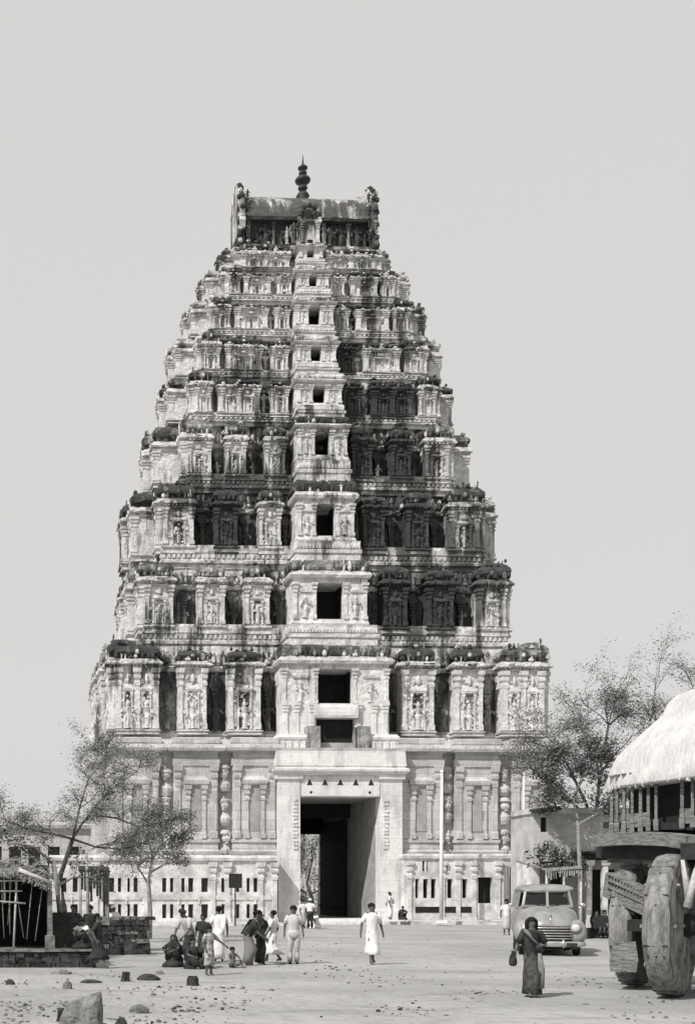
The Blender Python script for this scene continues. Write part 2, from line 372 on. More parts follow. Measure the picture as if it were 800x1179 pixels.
for k, q in enumerate(tiers_geo):
    REC = 1.25 if k < 4 else .85
    yp = q['yc']+(.95 if k < 6 else .7); hd = YC-yp; hx = q['pv'][-1][1]; z0, zw, zc, zt = q['z0'], q['zw'], q['zc'], q['zt']
    ztop = zt + (.25 if k < 8 else .1)
    # core of the storey
    mb = MB()
    cx_, cd_ = hx-REC, hd-REC
    yb0, yb1 = YC-cd_, YC+cd_
    # the front wall is left open behind the central window: core starts behind it
    mb.rect(-cx_, cx_, yb0, yb1, [(z0-.3,0),(zc+.02,0)], 1 if k in (0,1,2,3) else 0, .02)  # lower recess walls near-black: shade between bays put into the colour
    mb.rect(-cx_, cx_, yb0, yb1, [(zc,0),(zc+.05,.2),(zc+(zt-zc)*.18,.32),(zc+(zt-zc)*.3,.1),(zc+(zt-zc)*.34,0),(ztop,-.05)], 0, .05, .4)
    for r_ in range(2):
        roof_lumps(mb, -cx_, cx_, yb0-.12-.1*r_, zc+(zt-zc)*(.32+.3*(1-r_)), (zt-zc)*.4, None, .36)
    # banded plinth the bays stand on
    hb = zw-z0
    pi_ = REC*.75 if k == 0 else 0
    mb.rect(-hx+pi_, hx-pi_, YC-hd+pi_, YC+hd-pi_, [(z0-.2,-.12),(z0+.05*hb,-.12),(z0+.1*hb,.06),(z0+.22*hb,.08),(z0+.3*hb,-.02),(z0+.55*hb,-.02),(z0+.6*hb,.04),(z0+.8*hb,.05),(z0+.86*hb,-.1),(zw,-.12)], 0, .025, .6)
    if k: dentils(mb, -hx, hx, YC-hd+.02, z0+.34*hb, .17*hb, .34)
    for sgn in (-1, 1):
        mb.T = Matrix.Translation((0,YC,0)) @ Matrix.Rotation(sgn*math.pi/2, 4, 'Z')
        if k: dentils(mb, -hd, hd, -hx+.02, z0+.34*hb, .17*hb, .4)
        mb.T = None
    # slender figures and columns in the gaps, lower tiers darkened as painted recess shade
    edges = [q['ch']]+[e for ab in q['pv'] for e in ab]
    for i in range(0, len(edges)-1, 2):
        a, b = edges[i], edges[i+1]; c = (a+b)/2; gap = b-a
        for s_ in (-1,1):
            if gap > .35:
                pilaster(mb, s_*c, min(.28,gap*.3), YC-cd_-.32, zw, zw+(zc-zw)*.72, 1 if k < 4 else 0)
                mb.rect(s_*c-gap*.24, s_*c+gap*.24, YC-cd_-.34, YC-cd_+.1, [(zw+(zc-zw)*.72,.08),(zw+(zc-zw)*.78,.12),(zw+(zc-zw)*.84,0),(zw+(zc-zw)*.94,-.08)], 1 if k < 4 else 0, .02)
                figure(mb, s_*c, YC-cd_-.46, zw, (zc-zw)*.5, 1 if k < 3 else 0)
            roof_lumps(mb, s_*c-gap*.5, s_*c+gap*.5, YC-cd_-.3, zc+(zt-zc)*.3, (zt-zc)*.5, 1, .3)
    part = mb.build('tier', ['stucco' if k < 5 else 'pale','lichen_shade','void'], tower)
    # carved bays on the front
    for (a, b) in q['pv']:
        for s_ in (-1,1):
            mb = MB(); w = b-a
            pavilion(mb, s_*(a+b)/2, w, YC-hd, REC+.25, z0+.55*hb, zw, zc, zt+R.uniform(-.1,.4)+(.4 if b == hx else 0), k, 3 if w > 3.0 else 2)
            mb.build('pavilion', ['stain_shade' if (s_ > 0 and ((k in (1,2,3) and a < hx*.72) or (k == 4 and a < hx*.7) or (k == 5 and a < hx*.4))) else 'stain_shade' if (s_ < 0 and k in (2,3) and .3*hx < a < hx*.7 and k == 2) else 'pale' if (k in (0,) or k > 3 and s_ < 0 or k > 5) else 'stucco','lichen_shade','slit'], part)  # inner right bays darkened: the central bay's shade plus stain in the colour
    # flanks
    for sgn in (-1, 1):
        Tm = Matrix.Translation((0,YC,0)) @ Matrix.Rotation(sgn*math.pi/2, 4, 'Z')
        lay = [(0, hd*.42, q['sw']), (-hd*.46, hd*.34, q['sw']*.8), (hd*.46, hd*.34, q['sw']*.8)]
        lay += [(-hd*.84, hd*.28, .25), (hd*.84, hd*.28, .25)]
        for (cx, w, out) in lay:
            mb = MB(); mb.T = Tm
            pavilion(mb, cx, w, -hx-out, REC+.2+out, z0+.55*hb, zw, zc, zt+R.uniform(.35,.9), k, 3 if w > 2.6 else 2)
            mb.build('pavilion', ['pale' if sgn < 0 or k > 4 else 'stucco','lichen_shade' if k < 5 else 'stucco','slit'], part)
    # central bay with its window
    mb = MB(); ch = q['ch']; yf = q['yc']; wb, wt, wh = q['wb'], q['wt'], q['wh']
    nxt = tiers_geo[k+1]['wb'] if k < 8 else wt+1.0
    prevtop = tiers_geo[k-1]['wt'] if k else z0-1
    yk = YC-cd_-.02
    sill = wb-.1
    if k: sill0 = prevtop + (wb-prevtop)*.86
    else: sill0 = wb-.75
    cs = 1.35 if k == 0 else ch
    mb.rect(-cs, cs, yf, yk, [(sill0-.05,.05),(sill0+(wb-sill0)*.4,.12),(sill0+(wb-sill0)*.8,.05),(wb,.03)], 0, .015)
    for s_ in (-1,1):
        xa, xb = sorted((s_*wh, s_*ch))
        mb.rect(xa, xb, yf, yf+.5, [(wb,0),(wt,0)], 0, .01)
        mb.rect(*sorted((s_*(wh+.08), s_*ch)), yf+.5, yk, [(wb,0),(wt,0)], 0, 0)
        wj = ch-wh
        pilaster(mb, s_*(ch-.14), .22, yf-.1, wb, wt)
        if wj > .7:
            pilaster(mb, s_*(wh+.16), .18, yf-.06, wb, wt)
            c = s_*(wh+ch)/2
            figure(mb, c, yf-.02, wb+.1, (wt-wb)*.62, 0)
            mb.rect(c-wj*.2, c+wj*.2, yf-.05, yf+.2, [(wb+(wt-wb)*.74,.05),(wb+(wt-wb)*.8,.08),(wb+(wt-wb)*.9,-.1)], 0, .02)
    he = (nxt-wt) if k < 8 else .9
    e0 = wt
    if k == 0: he = tiers_geo[1]['wb']-wt
    mb.rect(-ch, ch, yf, yk, [(e0,0),(e0+.07*he,.02),(e0+.09*he,.22),(e0+.14*he,.3),(e0+.19*he,.2),(e0+.23*he,.04)], 0, .025, .5)
    dentils(mb, -ch, ch, yf-.02, e0+.045*he, .03*he, .22)
    mb.rect(-ch, ch, yf+.05, yk, [(e0+.23*he,0),(e0+.3*he,.12),(e0+.38*he,.16),(e0+.44*he,.02)], 1, .05, .4)
    roof_lumps(mb, -ch, ch, yf-.02, e0+.22*he, he*.22, 1, .3)
    nch = tiers_geo[k+1]['ch'] if k < 8 else ch*.8
    nyf = tiers_geo[k+1]['yc'] if k < 8 else yf+.7
    mch = (ch+nch)/2; my = (yf+nyf)/2
    mb.rect(-mch, mch, my, yk+.8, [(e0+.43*he,0),(e0+.6*he,0),(e0+.62*he,.08),(e0+.68*he,.1),(e0+.7*he,0),(e0+.82*he,-.02),(e0+.86*he,.0)], 0, .015, .6)
    dentils(mb, -mch, mch, my-.02, e0+.71*he, .07*he, .22)
    mb.blob((0, yf-.06, e0+.31*he), ch*.13, .12, .08*he, 1, 8, 4)
    for s_ in (-1,1): mb.blob((s_*ch*.98, yf-.05, e0+.3*he), .2, .2, .09*he, 1, 7, 4)
    mb.build('central_bay', ['pale','lichen_shade' if k < 4 else 'stucco','void'], part)
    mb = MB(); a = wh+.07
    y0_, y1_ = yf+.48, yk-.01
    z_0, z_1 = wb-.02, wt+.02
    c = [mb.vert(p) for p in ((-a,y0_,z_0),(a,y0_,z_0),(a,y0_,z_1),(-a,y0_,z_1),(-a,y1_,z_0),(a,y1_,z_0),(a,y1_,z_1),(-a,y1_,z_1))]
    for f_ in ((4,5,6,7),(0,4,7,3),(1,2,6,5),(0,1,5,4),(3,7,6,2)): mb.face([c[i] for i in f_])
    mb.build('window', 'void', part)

# crown -------------------------------------------------------------
yf9 = tiers_geo[8]['yc']
yk = yf9+.9
zb = pz(284, yk); zm = pz(252, yk); ztp = pz(232, YC); L = px2(75, yk)
mb = MB()
hd = YC-yk
mb.rect(-L-.15, L+.15, YC-hd, YC+hd, [(zb-.6,-.05),(zb-.3,-.05),(zb-.25,.12),(zb-.05,.15),(zb,.05),(zb+.05,.05)], 0, .02)
mb.rect(-L+.25, L-.25, YC-hd+.35, YC+hd-.35, [(zb,0),(zm,0)], 1, .02)
for i in range(15):
    x = -L+.45+(2*L-.9)*i/14
    if abs(x) < .55: continue
    if i % 3 == 0: pilaster(mb, x, .2, YC-hd+.15, zb, zm, 0)
    else: figure(mb, x, YC-hd+.22, zb, (zm-zb)*R.uniform(.45,.9), R.choice((0,1,1)))
rings = []
for a in [i*math.pi/12 for i in range(13)]:
    rr = hd+.25-.0
    yy = YC-math.cos(a)*rr*(1.0 if a not in (0,) else 1); zz = zm+max(0,math.sin(a))**.8*(ztp-zm)
    rings.append([(x, yy+R.uniform(-.02,.02), zz+R.uniform(-.05,.05)-.28*max(0,math.sin(a))*(1-(x/L)**2)) for x in [-L+2*L*t/14 for t in range(15)]])
low = [[(p[0], p[1]*.97+YC*.03, p[2]-.14) for p in r] for r in rings]
mb.loft(rings, 0, False, False)
mb.loft([[r[t] for r in rings]+[(rings[0][t][0], YC+hd+.2, zm-.1),(rings[0][t][0], YC-hd-.2, zm-.1)] for t in (0,14)], 0)
mb.rect(-L, L, YC-hd-.2, YC+hd+.2, [(zm-.22,0),(zm-.02,.06),(zm+.03,0)], 1, .03, .4)
roof_lumps(mb, -L, -L*.4, YC, ztp-.14, .4, 0, .4); roof_lumps(mb, -L*.4, L*.4, YC, ztp-.3, .42, 0, .4); roof_lumps(mb, L*.4, L, YC, ztp-.14, .4, 0, .4)
for i in range(9): mb.blob((-L+.6+i*(2*L-1.2)/8, YC-hd*.8, zm+(ztp-zm)*.55), .16, .1, .09, 1, 6, 3)
crown = mb.build('barrel_roof', ['stucco','lichen_shade','void'], tower)
for sgn in (-1,1):
    mb = MB()
    # horseshoe gable plate with a flame edge and horn
    n = 22; prof = []
    for i in range(n+1):
        a = math.pi*1.15*i/n-math.pi*.075
        fl = 1+(.1 if i % 2 else 0)
        prof.append((math.cos(a)*(hd+.45)*fl, math.sin(a)*(ztp-zb)*.72*fl))
    ring = [(p[0], p[1]) for p in prof]
    zc_ = zb+(ztp-zb)*.42
    x0, x1 = sgn*(L-.1), sgn*(L+.3)
    mb.loft([[(x, YC-p[0], zc_+p[1]+.05) for p in ring] for x in (x0, x1)], 0)
    mb.rect(min(x0,x1)+.02, max(x0,x1)-.02, YC-hd-.2, YC+hd+.2, [(zb,0),(zc_,0)], 1, .02)
    for i in range(2, n-1): 
        p = prof[i]; mb.blob((sgn*(L+.1), YC-p[0], zc_+p[1]), .24, .17, .2, i % 2, 6, 3)
    for i in range(9):
        zz = zb+.2+i*(ztp-zb)/9; mb.blob((sgn*(L+.22+.08*(i%2)), YC-hd-.28, zz), .2, .18, .22, i % 2, 6, 3)
        if i % 2: figure(mb, sgn*(L-.3), YC-hd-.3, zz-.2, .75, 1)
    mb.tube([(sgn*(L+.05), YC-.1, ztp+.1),(sgn*(L+.12), YC-.2, ztp+.5),(sgn*(L+.2), YC-.2, ztp+.8),(sgn*(L-.02), YC-.2, ztp+1.15)], [.3,.22,.16,.06], 6)
    mb.tube([(sgn*(L-.2), YC, ztp),(sgn*(L-.5), YC, ztp+.45),(sgn*(L-.8), YC, ztp+.35)], [.12,.08,.03], 5)
    mb.blob((sgn*(L+.2), YC-hd, zb+.2), .4, .4, .45, 1, 8, 4)
    mb.build('gable_end', ['stucco','stain_shade'], crown)
mb = MB()   # central niche in front of the vault
mb.rect(-.72, .72, yk-.75, yk+.6, [(zb-.75,.1),(zb-.2,.1),(zb-.15,0),(zm-.7,0),(zm-.65,.12),(zm-.5,.12),(zm-.45,0)], 0, .02)
mb.box(-.2, .2, yk-.765, yk-.7, zb-.45, zb+.1, 2)
for s_ in (-1,1): pilaster(mb, s_*.55, .2, yk-.85, zb-.15, zm-.7)
for i in range(11):
    a = math.pi*i/10; mb.blob((math.cos(a)*.72, yk-.6, zm-.35+math.sin(a)*1.0), .2, .2, .2, i % 2, 6, 3)
mb.blob((0, yk-.3, zm-.3), .62, .35, .85, 0, 10, 6)
mb.blob((0, yk-.62, zm-.2), .3, .1, .45, 2, 8, 5)
for s_ in (-1,1): figure(mb, s_*1.1, yk-.4, zb, 1.5, 0); figure(mb, s_*1.55, yk-.2, zb, 1.3, 0)
mb.build('arched_niche', ['stucco','stain_shade','void'], crown)
mb = MB(); mb.smooth = True
zk = ztp-.05; s_ = 80/F*1.12
prof = [(.5,0),(.42,.12),(.30,.22),(.5,.4),(.38,.62),(.14,.72),(.12,.82),(.30,.9),(.36,1.02),(.3,1.14),(.12,1.24),(.2,1.32),(.52,1.46),(.58,1.6),(.5,1.74),(.14,1.88),(.12,1.98),(.3,2.06),(.3,2.16),(.12,2.26),(.1,2.36),(.34,2.44),(.36,2.54),(.2,2.66),(.08,2.8),(.05,3.1),(.01,3.5)]
mb.lathe((0,YC,zk), prof, 16)
mb.build('finial', 'bronze', tower)

# stone base ----------------------------------------------------------
zB = tiers_geo[0]['z0']           # top of the base
DW = 2.63; DH = pz(917, 0); PL = 14.9
BX = 14.6; yB = .7
mb = MB()
def base_bay(mb, cx, w, yf, dp, zt, npil=2, niche=True):
    x0, x1 = cx-w/2, cx+w/2
    mb.rect(x0, x1, yf, yf+dp, [(0,.35),(.5,.35),(.55,.2),(1.1,.2),(1.2,.38),(1.7,.42),(2.1,.3),(2.2,.1),(3.0,.1),(3.1,.25),(3.5,.25),(3.6,.05),(4.4,.05),(4.5,.22),(4.75,.25),(4.85,.02),(5.3,0),(5.35,.1),(5.55,.1),(5.6,0),(zt-1.9,0),(zt-1.85,.1),(zt-1.4,.12),(zt-1.35,0),(zt-.95,.02),(zt-.9,.45),(zt-.72,.5),(zt-.5,.42),(zt-.42,.1),(zt-.36,.16),(zt-.05,.16),(zt,.1)], 0, .02, .9)
    for i in range(npil):
        pw = .32
        pilaster(mb, x0+.25+(w-.5)*i/(npil-1), pw, yf-.09, 5.6, zt-1.85)
    if niche:
        c = cx; nw = min(.7, w*.26)
        mb.box(c-nw/2+.02, c+nw/2-.02, yf-.04, yf+.05, 6.1, 9.0, 2)
        for s in (-1,1): pilaster(mb, c+s*nw*.75, .2, yf-.12, 5.6, 9.1)
        mb.rect(c-nw, c+nw, yf-.12, yf+.3, [(9.1,.02),(9.2,.12),(9.45,.14),(9.55,.0),(9.75,-.15),(9.9,-.3)], 0, .02)
    k = int(w/.8)
    for i in range(k): mb.blob((x0+(i+.5)*w/k, yf-.42, zt-.68), .16, .1, .2, 0, 6, 3)
for s_ in (-1,1):
    for (a, b, dy) in ((4.15,6.95,-.35),(7.95,10.85,-.1),(11.85,14.7,-.1)):
        base_bay(mb, s_*(a+b)/2, b-a, yB+dy, 2.2-dy, zB+.05, 3 if b-a > 2.9 else 2)
    for (a, b) in ((6.95,7.95),(10.85,11.85)):       # pot-and-column strips in the recesses
        c = s_*(a+b)/2
        for zz in (4.4, 6.6, 8.6): 
            q_ = R.uniform(.8,1.2); mb.blob((c+R.uniform(-.1,.1), yB+.1, zz+1.2), .3*q_, .2, .25, 0, 7, 4); figure(mb, c+R.uniform(-.15,.15), yB+.05, zz+.9, .9, 0)
            mb.lathe((c, yB+.36, zz+R.uniform(-.2,.2)), [(.3*q_,0),(.44,.25),(.46,.5),(.28,.8),(.2,.95),(.24,1.4),(.42*q_,1.55),(.42,1.7),(.3,1.8)], 9, 0)
    # solid flank blocks behind the bays, either side of the passage
    mb.rect(*sorted((s_*(DW+.9), s_*(BX-.4))), yB+.38, 2*YC-1.0, [(0,.1),(2.2,.1),(2.4,.05),(zB-1,.0),(zB-.9,.2),(zB-.5,.2),(zB,.05)], 0, .01, 3)
    mb.T = Matrix.Translation((0,YC,0)) @ Matrix.Rotation(s_*math.pi/2, 4, 'Z')
    for (c, w, out) in ((0, 4.2, .8), (-5.6, 3.6, .1), (5.6, 3.6, .1)): base_bay(mb, c, w, -14.6-out, 1.4+out, zB+.04, 3)
    mb.T = None
base = mb.build('stone_base', ['granite','lichen_shade','passage'], tower)
# passage
mb = MB()
for s_ in (-1,1):
    mb.rect(*sorted((s_*DW, s_*(DW+1.0))), .9, PL, [(0,0),(DH+.02,0)], 0, 0, 3)
mb.rect(-DW-1, DW+1, .9, PL, [(DH,0),(zB-.2,0)], 0, 0, 3)
EX = 2.45; EH = 6.6
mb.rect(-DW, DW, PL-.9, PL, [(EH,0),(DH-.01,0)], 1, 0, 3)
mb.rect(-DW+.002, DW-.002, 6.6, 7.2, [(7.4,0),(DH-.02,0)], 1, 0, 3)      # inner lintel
mb.box(-DW, DW, .3, PL, -.05, .3, 0)
mb.build('passage', ['passage','void'], tower)
mb = MB()     # added black leaf on the right wall, standing in for passage shade
for i in range(7): mb.box(DW-.22, DW-.06, 7.3+i*.95, 7.3+i*.95+.93, .32, 7.3, 0)
for z in (1.0, 2.6, 4.2, 5.8): mb.box(DW-.3, DW-.22, 7.3, 13.95, z, z+.18, 0)
mb.build('added_dark_leaf', 'shade_leaf', tower)
mb = MB()     # whitewashed portal
z_l1 = pz(893,0)
for s_ in (-1,1):
    mb.rect(*sorted((s_*DW, s_*4.15)), -.25, 1.2, [(0,.0),(.9,.0),(.95,-.04),(z_l1-.3,-.04),(z_l1-.25,.1),(z_l1,.12)], 0, .008, 1.2)
    for i in range(14):
        mb.box(s_*3.0-.14, s_*3.0+.14, -.27, -.15, 4.9+i*.24, 4.9+i*.24+.15, 0, .03)
mb.rect(-DW+.002, DW-.002, -.17, 1.2, [(DH,0),(z_l1-.002,0)], 0, .006, 1)
mb.rect(-4.2, 4.2, -.3, 1.6, [(z_l1,.05),(z_l1+.25,.28),(z_l1+.4,.3),(z_l1+.5,.05),(z_l1+.62,.12),(pz(862,0)-.2,.05),(pz(862,0),.12)], 0, .015, .8)
zt_ = pz(862,0)
# low window storey over the portal
for s_ in (-1,1):
    mb.rect(*sorted((s_*1.25, s_*2.1)), .1, 1.9, [(zt_,0),(zB+.8,0)], 1, .01)
    mb.rect(*sorted((s_*2.1, s_*4.0)), .35, 1.9, [(zt_,0),(zB-.1,0),(zB-.05,.08),(zB+.1,.1),(zB+.2,.0),(zB+.3,-.05)], 0, .02)
    mb.rect(*sorted((s_*1.3, s_*3.6)), 1.02, 2.6, [(zB-.2,0),(tiers_geo[0]['wb']+.02,0)], 0, .02)
    for xx in (1.55, 2.6, 3.35): pilaster(mb, s_*xx, .26, .93, zB+.25, tiers_geo[0]['wb'])
    for i in range(4): mb.box(s_*(2.3+i*.47)-.11, s_*(2.3+i*.47)+.11, .25, .4, zt_+.05, zB-.15, 0, .01)
mb.rect(-1.42, 1.42, .75, 1.9, [(pz(827,1),.02),(pz(824,1),.06),(pz(815,1),.06),(pz(812,1),.02)], 0, .015)
mb.build('portal', ['portal','lichen_shade'], tower)
mb = MB()
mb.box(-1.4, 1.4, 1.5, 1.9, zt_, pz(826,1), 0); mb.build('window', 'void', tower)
mb = MB()     # row of triangular holes in the lintel
for i in range(5):
    x = (i-2)*1.02; z = DH+.72; 
    a = [mb.vert(p) for p in ((x-.2,-.18,z),(x+.2,-.18,z),(x,-.18,z+.42),(x-.2,-.14,z),(x+.2,-.14,z),(x,-.14,z+.42))]
    for q_ in ((0,1,2),(3,5,4),(0,3,4,1),(1,4,5,2),(2,5,3,0)): mb.face([a[j] for j in q_])
for x in (-1.95, 1.95): mb.blob((x,-.17,DH+.25), .1,.03,.1, 0, 8, 4)
mb.build('lintel_ornament', 'board', tower)
mb = MB()
mb.box(-2.9, 6.6, -1.3, -.28, -.1, .30, 0, .02); mb.box(-3.4, 7.2, -2.3, -1.3, -.1, .15, 0, .02)
mb.box(-DW+.01, DW-.01, -.27, .9, -.1, .33, 0)
mb.build('threshold_step', 'portal', tower)

# ------------------------------------------------------------------ walls with openings
def wall_holes(mb, x0, x1, z0, z1, yf, th, holes, m=0, mv=1, back=.5):
    xs = sorted({x0, x1, *[h[0] for h in holes], *[h[1] for h in holes]}); zs = sorted({z0, z1, *[h[2] for h in holes], *[h[3] for h in holes]})
    inside = lambda x, z: any(h[0] < x < h[1] and h[2] < z < h[3] for h in holes)
    for za, zb_ in zip(zs, zs[1:]):
        run = None
        for xa, xb in zip(xs, xs[1:]):
            if not inside((xa+xb)/2, (za+zb_)/2):
                if run is None: run = xa
                end = xb
            elif run is not None:
                mb.box(run, end, yf, yf+th, za, zb_, m); run = None
        if run is not None: mb.box(run, end, yf, yf+th, za, zb_, m)
    for h in holes:
        c = [mb.vert(p) for p in ((h[0],yf+th*back,h[2]),(h[1],yf+th*back,h[2]),(h[1],yf+th*back,h[3]),(h[0],yf+th*back,h[3]))]; mb.face(c, mv)
def xat(px, y=-1.5): # x on a plane in front of the tower
    k = (px-PX0)/F; # solve for x with depth along the axis
    # point = CAM + FV*d + RV*k*d ; y known
    d = (y-CAM.y)/(FV.y+RV.y*k); return (CAM + FV*d + RV*(k*d)).x
def zat(py, y=-1.5): return CH+(HZ-py)*(80+y)/F
def slit_holes(cols, rows, y): return [(xat(a,y), xat(b,y), zat(r1,y), zat(r0,y)) for a, b in cols for r0, r1 in rows]
yS = -1.3
sw = thing('screen_wall', 'whitewashed low screen wall with two rows of dark slit openings left of the gate', 'wall', (0,0,0))
mb = MB()
cols = [(72,77),(84,90),(100,105),(126,132),(136,140),(147,150),(154,159),(187,192),(196,200),(209,213),(217,223),(232,240),(255,259),(272,276),(284,288),(292,297)]
wall_holes(mb, xat(58,yS), xat(319,yS), -.1, zat(992,yS), yS, .8, slit_holes(cols, [(1011,1027),(1041,1057)], yS))
mb.rect(xat(58,yS)-.05, xat(319,yS), yS-.06, yS+.85, [(zat(992,yS),0),(zat(991,yS),.1),(zat(988,yS),.12),(zat(985,yS),.02)], 0, .02)
mb.box(xat(58,yS), xat(319,yS), yS-.07, yS, zat(1036,yS), zat(1031,yS), 0, .01)
for i, (a, b) in enumerate(cols):
    if i % 2 == 0: figure(mb, xat(b+6,yS), yS-.05, zat(1039,yS)-.1, .6, 0)
for px in (110, 168, 245, 262, 300, 316): pilaster(mb, xat(px,yS), .3, yS-.12, 0, zat(993,yS))
mb.build('wall', ['white','slit'], sw)
mb = MB(); mb.box(xat(120,-2.4), xat(322,-2.4), -3.4, yS-.02, -.1, .14, 0, .02); mb.box(xat(175,-2.4), xat(330,-2.4), -5.2, -3.4, -.1, .07, 0, .02)
mb.build('step', 'white', sw)
sw = thing('screen_wall', 'whitewashed low screen wall with one dark door opening right of the gate', 'wall', (0,0,0))
mb = MB()
cols = [(478,482),(487,493),(496,502),(515,521),(532,538)]
H_ = slit_holes(cols, [(1012,1034)], yS)+slit_holes([(486,489),(491,492.5),(513,515),(527,530)], [(991,1003)], yS)+slit_holes([(550,567)], [(1010,1040)], yS)
wall_holes(mb, xat(466,yS), xat(598,yS), -.1, zat(990,yS), yS, .8, H_)
mb.rect(xat(465,yS)+.05, xat(599,yS), yS-.06, yS+.85, [(zat(990,yS),0),(zat(988,yS),.08),(zat(985,yS),.1),(zat(983,yS),.02)], 0, .02)
mb.box(xat(478,yS), xat(545,yS), yS-.02, yS+.0, zat(1051,yS), zat(1044,yS), 1)
for px in (471, 509, 527, 545, 573, 592): pilaster(mb, xat(px,yS), .26, yS-.1, 0, zat(991,yS))
mb.build('wall', ['white','void'], sw)
mb = MB(); mb.box(xat(470,-2.2), xat(600,-2.2), -3.0, yS-.03, -.1, .22, 0, .02); mb.build('step', 'white', sw)
# shed of dark thatch and posts at its right end
mb = MB()
for i in range(7): mb.box(xat(577+i*3.2,yS), xat(577+i*3.2,yS)+.1, yS-.5, yS-.4, 0, zat(R.uniform(990,1000),yS), R.choice((0,1)))
o = mb.build('paling_fence', ['timber','darkwood']); tag(o, 'short paling of rough uneven poles at the right end of the screen wall', 'fence')

# ------------------------------------------------------------------ far hall at the left, courtyard behind
hall = thing('pillared_hall', 'long low distant hall with crenellated parapet at far left', 'building', (0,0,0))
mb = MB()
ha, hb_ = W(-160,1030,100), W(128,1030,100); zt_ = CH+(HZ-938)/F*100
hx0, hx1, hy = ha.x, hb_.x, ha.y
wall_holes(mb, hx0, hx1, -.1, zt_-1.2, hy, 1.0, [(hx0+1+i*1.6, hx0+2+i*1.6, .6, zt_-2.6) for i in range(int((hx1-hx0)/1.6)-1)], 0, 1)
mb.rect(hx0, hx1, hy, hy+8, [(zt_-1.2,0),(zt_-1.1,.35),(zt_-.8,.4),(zt_-.7,0),(zt_,0)], 0, .02)
for i in range(int((hx1-hx0)/.8)): mb.box(hx0+i*.8, hx0+.42+i*.8, hy+.1, hy+.5, zt_, zt_+R.uniform(.25,.36), 0, .03)
mb.build('wall', ['granite','slit'], hall)

# ------------------------------------------------------------------ trees
def leaves(mb, c, n, spread, size, mats=(0,)):
    for _ in range(n):
        p = Vector(c)+Vector((R.gauss(0,1),R.gauss(0,1),R.gauss(0,.8)))*spread
        a = Vector((R.gauss(0,1),R.gauss(0,1),R.gauss(0,.6))).normalized(); b = a.cross(Vector((R.gauss(0,1),R.gauss(0,1),R.gauss(0,1)))).normalized()
        s = size*R.uniform(.5,1.3)
        mb.face([mb.vert(p+a*s), mb.vert(p+b*s*.5), mb.vert(p-a*s), mb.vert(p-b*s*.5)], R.choice(mats))
def grow(tb, lb, p, d, L, r, lv, leafn, lsize, lspread, mats, droop=0., kids=3):
    pts = [Vector(p)]; rad = [r]; d = Vector(d).normalized(); ns = 4
    for i in range(ns):
        d = (d+Vector((R.uniform(-.22,.22),R.uniform(-.22,.22),R.uniform(-.15,.15)-droop))).normalized()
        pts.append(pts[-1]+d*L/ns); rad.append(r*(1-.6*(i+1)/ns))
    tb.tube(pts, rad, 5 if lv else 4)
    if lv <= 1:
        for q in pts[1:]: leaves(lb, q, leafn, lspread, lsize, mats)
    if lv > 0:
        for _ in range(kids):
            i = R.randint(1, ns); nd = (d+Vector((R.gauss(0,.7),R.gauss(0,.7),R.gauss(.05,.5)))).normalized()
            grow(tb, lb, pts[i], nd, L*R.uniform(.45,.75), rad[i]*.65+.003, lv-1, leafn, lsize, lspread, mats, droop, kids)
def tree(name, label, limbs, lv, leafn, lsize, lspread, lm, bark, mats=(0,1), droop=0., kids=3, group=None):
    base = Vector(limbs[0][0][0])
    root = thing(name, label, 'tree', base, 0, group)
    tb, lb = MB(), MB(); tb.smooth = True
    T = Matrix.Translation(-base); 
    for pts, r0, r1, g_ in limbs:
        pts = [Vector(p)-base for p in pts]; n_ = len(pts)
        tb.tube(pts, [r0+(r1-r0)*i/(n_-1) for i in range(n_)], 7)
        if g_:
            for i in range(1, n_):
                for _ in range(g_ if i < n_-1 else g_+1):
                    d = (pts[i]-pts[i-1]).normalized()+Vector((R.gauss(0,.8),R.gauss(0,.8),R.gauss(.15,.55)))
                    grow(tb, lb, pts[i], d, (pts[i]-pts[i-1]).length*R.uniform(.6,1.0), max(.02,(r0+(r1-r0)*i/(n_-1))*.55), lv, leafn, lsize, lspread, mats, droop, kids)
    tb.build('trunk', bark, root); lb.build('crown', lm, root)
    return root
def J(px, py, d, j=1.2): return W(px, py, d+R.uniform(-j,j))
d = 47
tree('sparse_tree', 'wide sparse tree with thin dark bare branches before the left side of the tower', [
  ([G(78,1087), W(74,1045,d), W(70,1008,d), W(84,966,d)], .13, .085, 0),
  ([W(84,966,d), W(95,948,d), W(113,925,d-.5), W(130,908,d-1), W(158,888,d-1)], .05, .015, 2),
  ([W(95,948,d), W(106,938,d+.4), W(135,942,d+1), W(160,952,d+1.4), W(185,948,d+1.6)], .055, .015, 2),
  ([W(84,966,d), W(92,930,d+1), W(102,898,d+1.4), W(122,872,d+2)], .05, .015, 2),
  ([W(84,966,d), W(60,960,d-1), W(32,955,d-1.5), W(8,945,d-2)], .05, .02, 2),
  ([W(84,966,d), W(110,975,d+1), W(140,978,d+1), W(165,970,d+1.5)], .045, .015, 2),
 ], 2, 8, .04, .2, ['leaf','leaf2','leaf3'], 'bark', (1,2,2,2,2,2), 0, 4)
d = 53
tree('young_tree', 'slender young tree with dense leafy crown standing before the left screen wall', [
  ([G(172,1080), W(173,1050,d), W(171,1015,d), W(176,985,d)], .13, .07, 0),
  ([W(171,1018,d), W(160,1000,d), W(153,985,d-.3)], .05, .02, 1),
  ([W(176,990,d), W(186,970,d), W(197,948,d+.3)], .05, .02, 2),
  ([W(173,1005,d), W(190,995,d+.5), W(204,975,d+.5)], .05, .02, 2),
  ([W(176,985,d), W(170,965,d), W(168,950,d)], .04, .02, 1),
 ], 2, 4, .055, .19, ['leaf','leaf2','leaf3'], 'palebark', (0,0,1,2), 0, 4)
d = 36
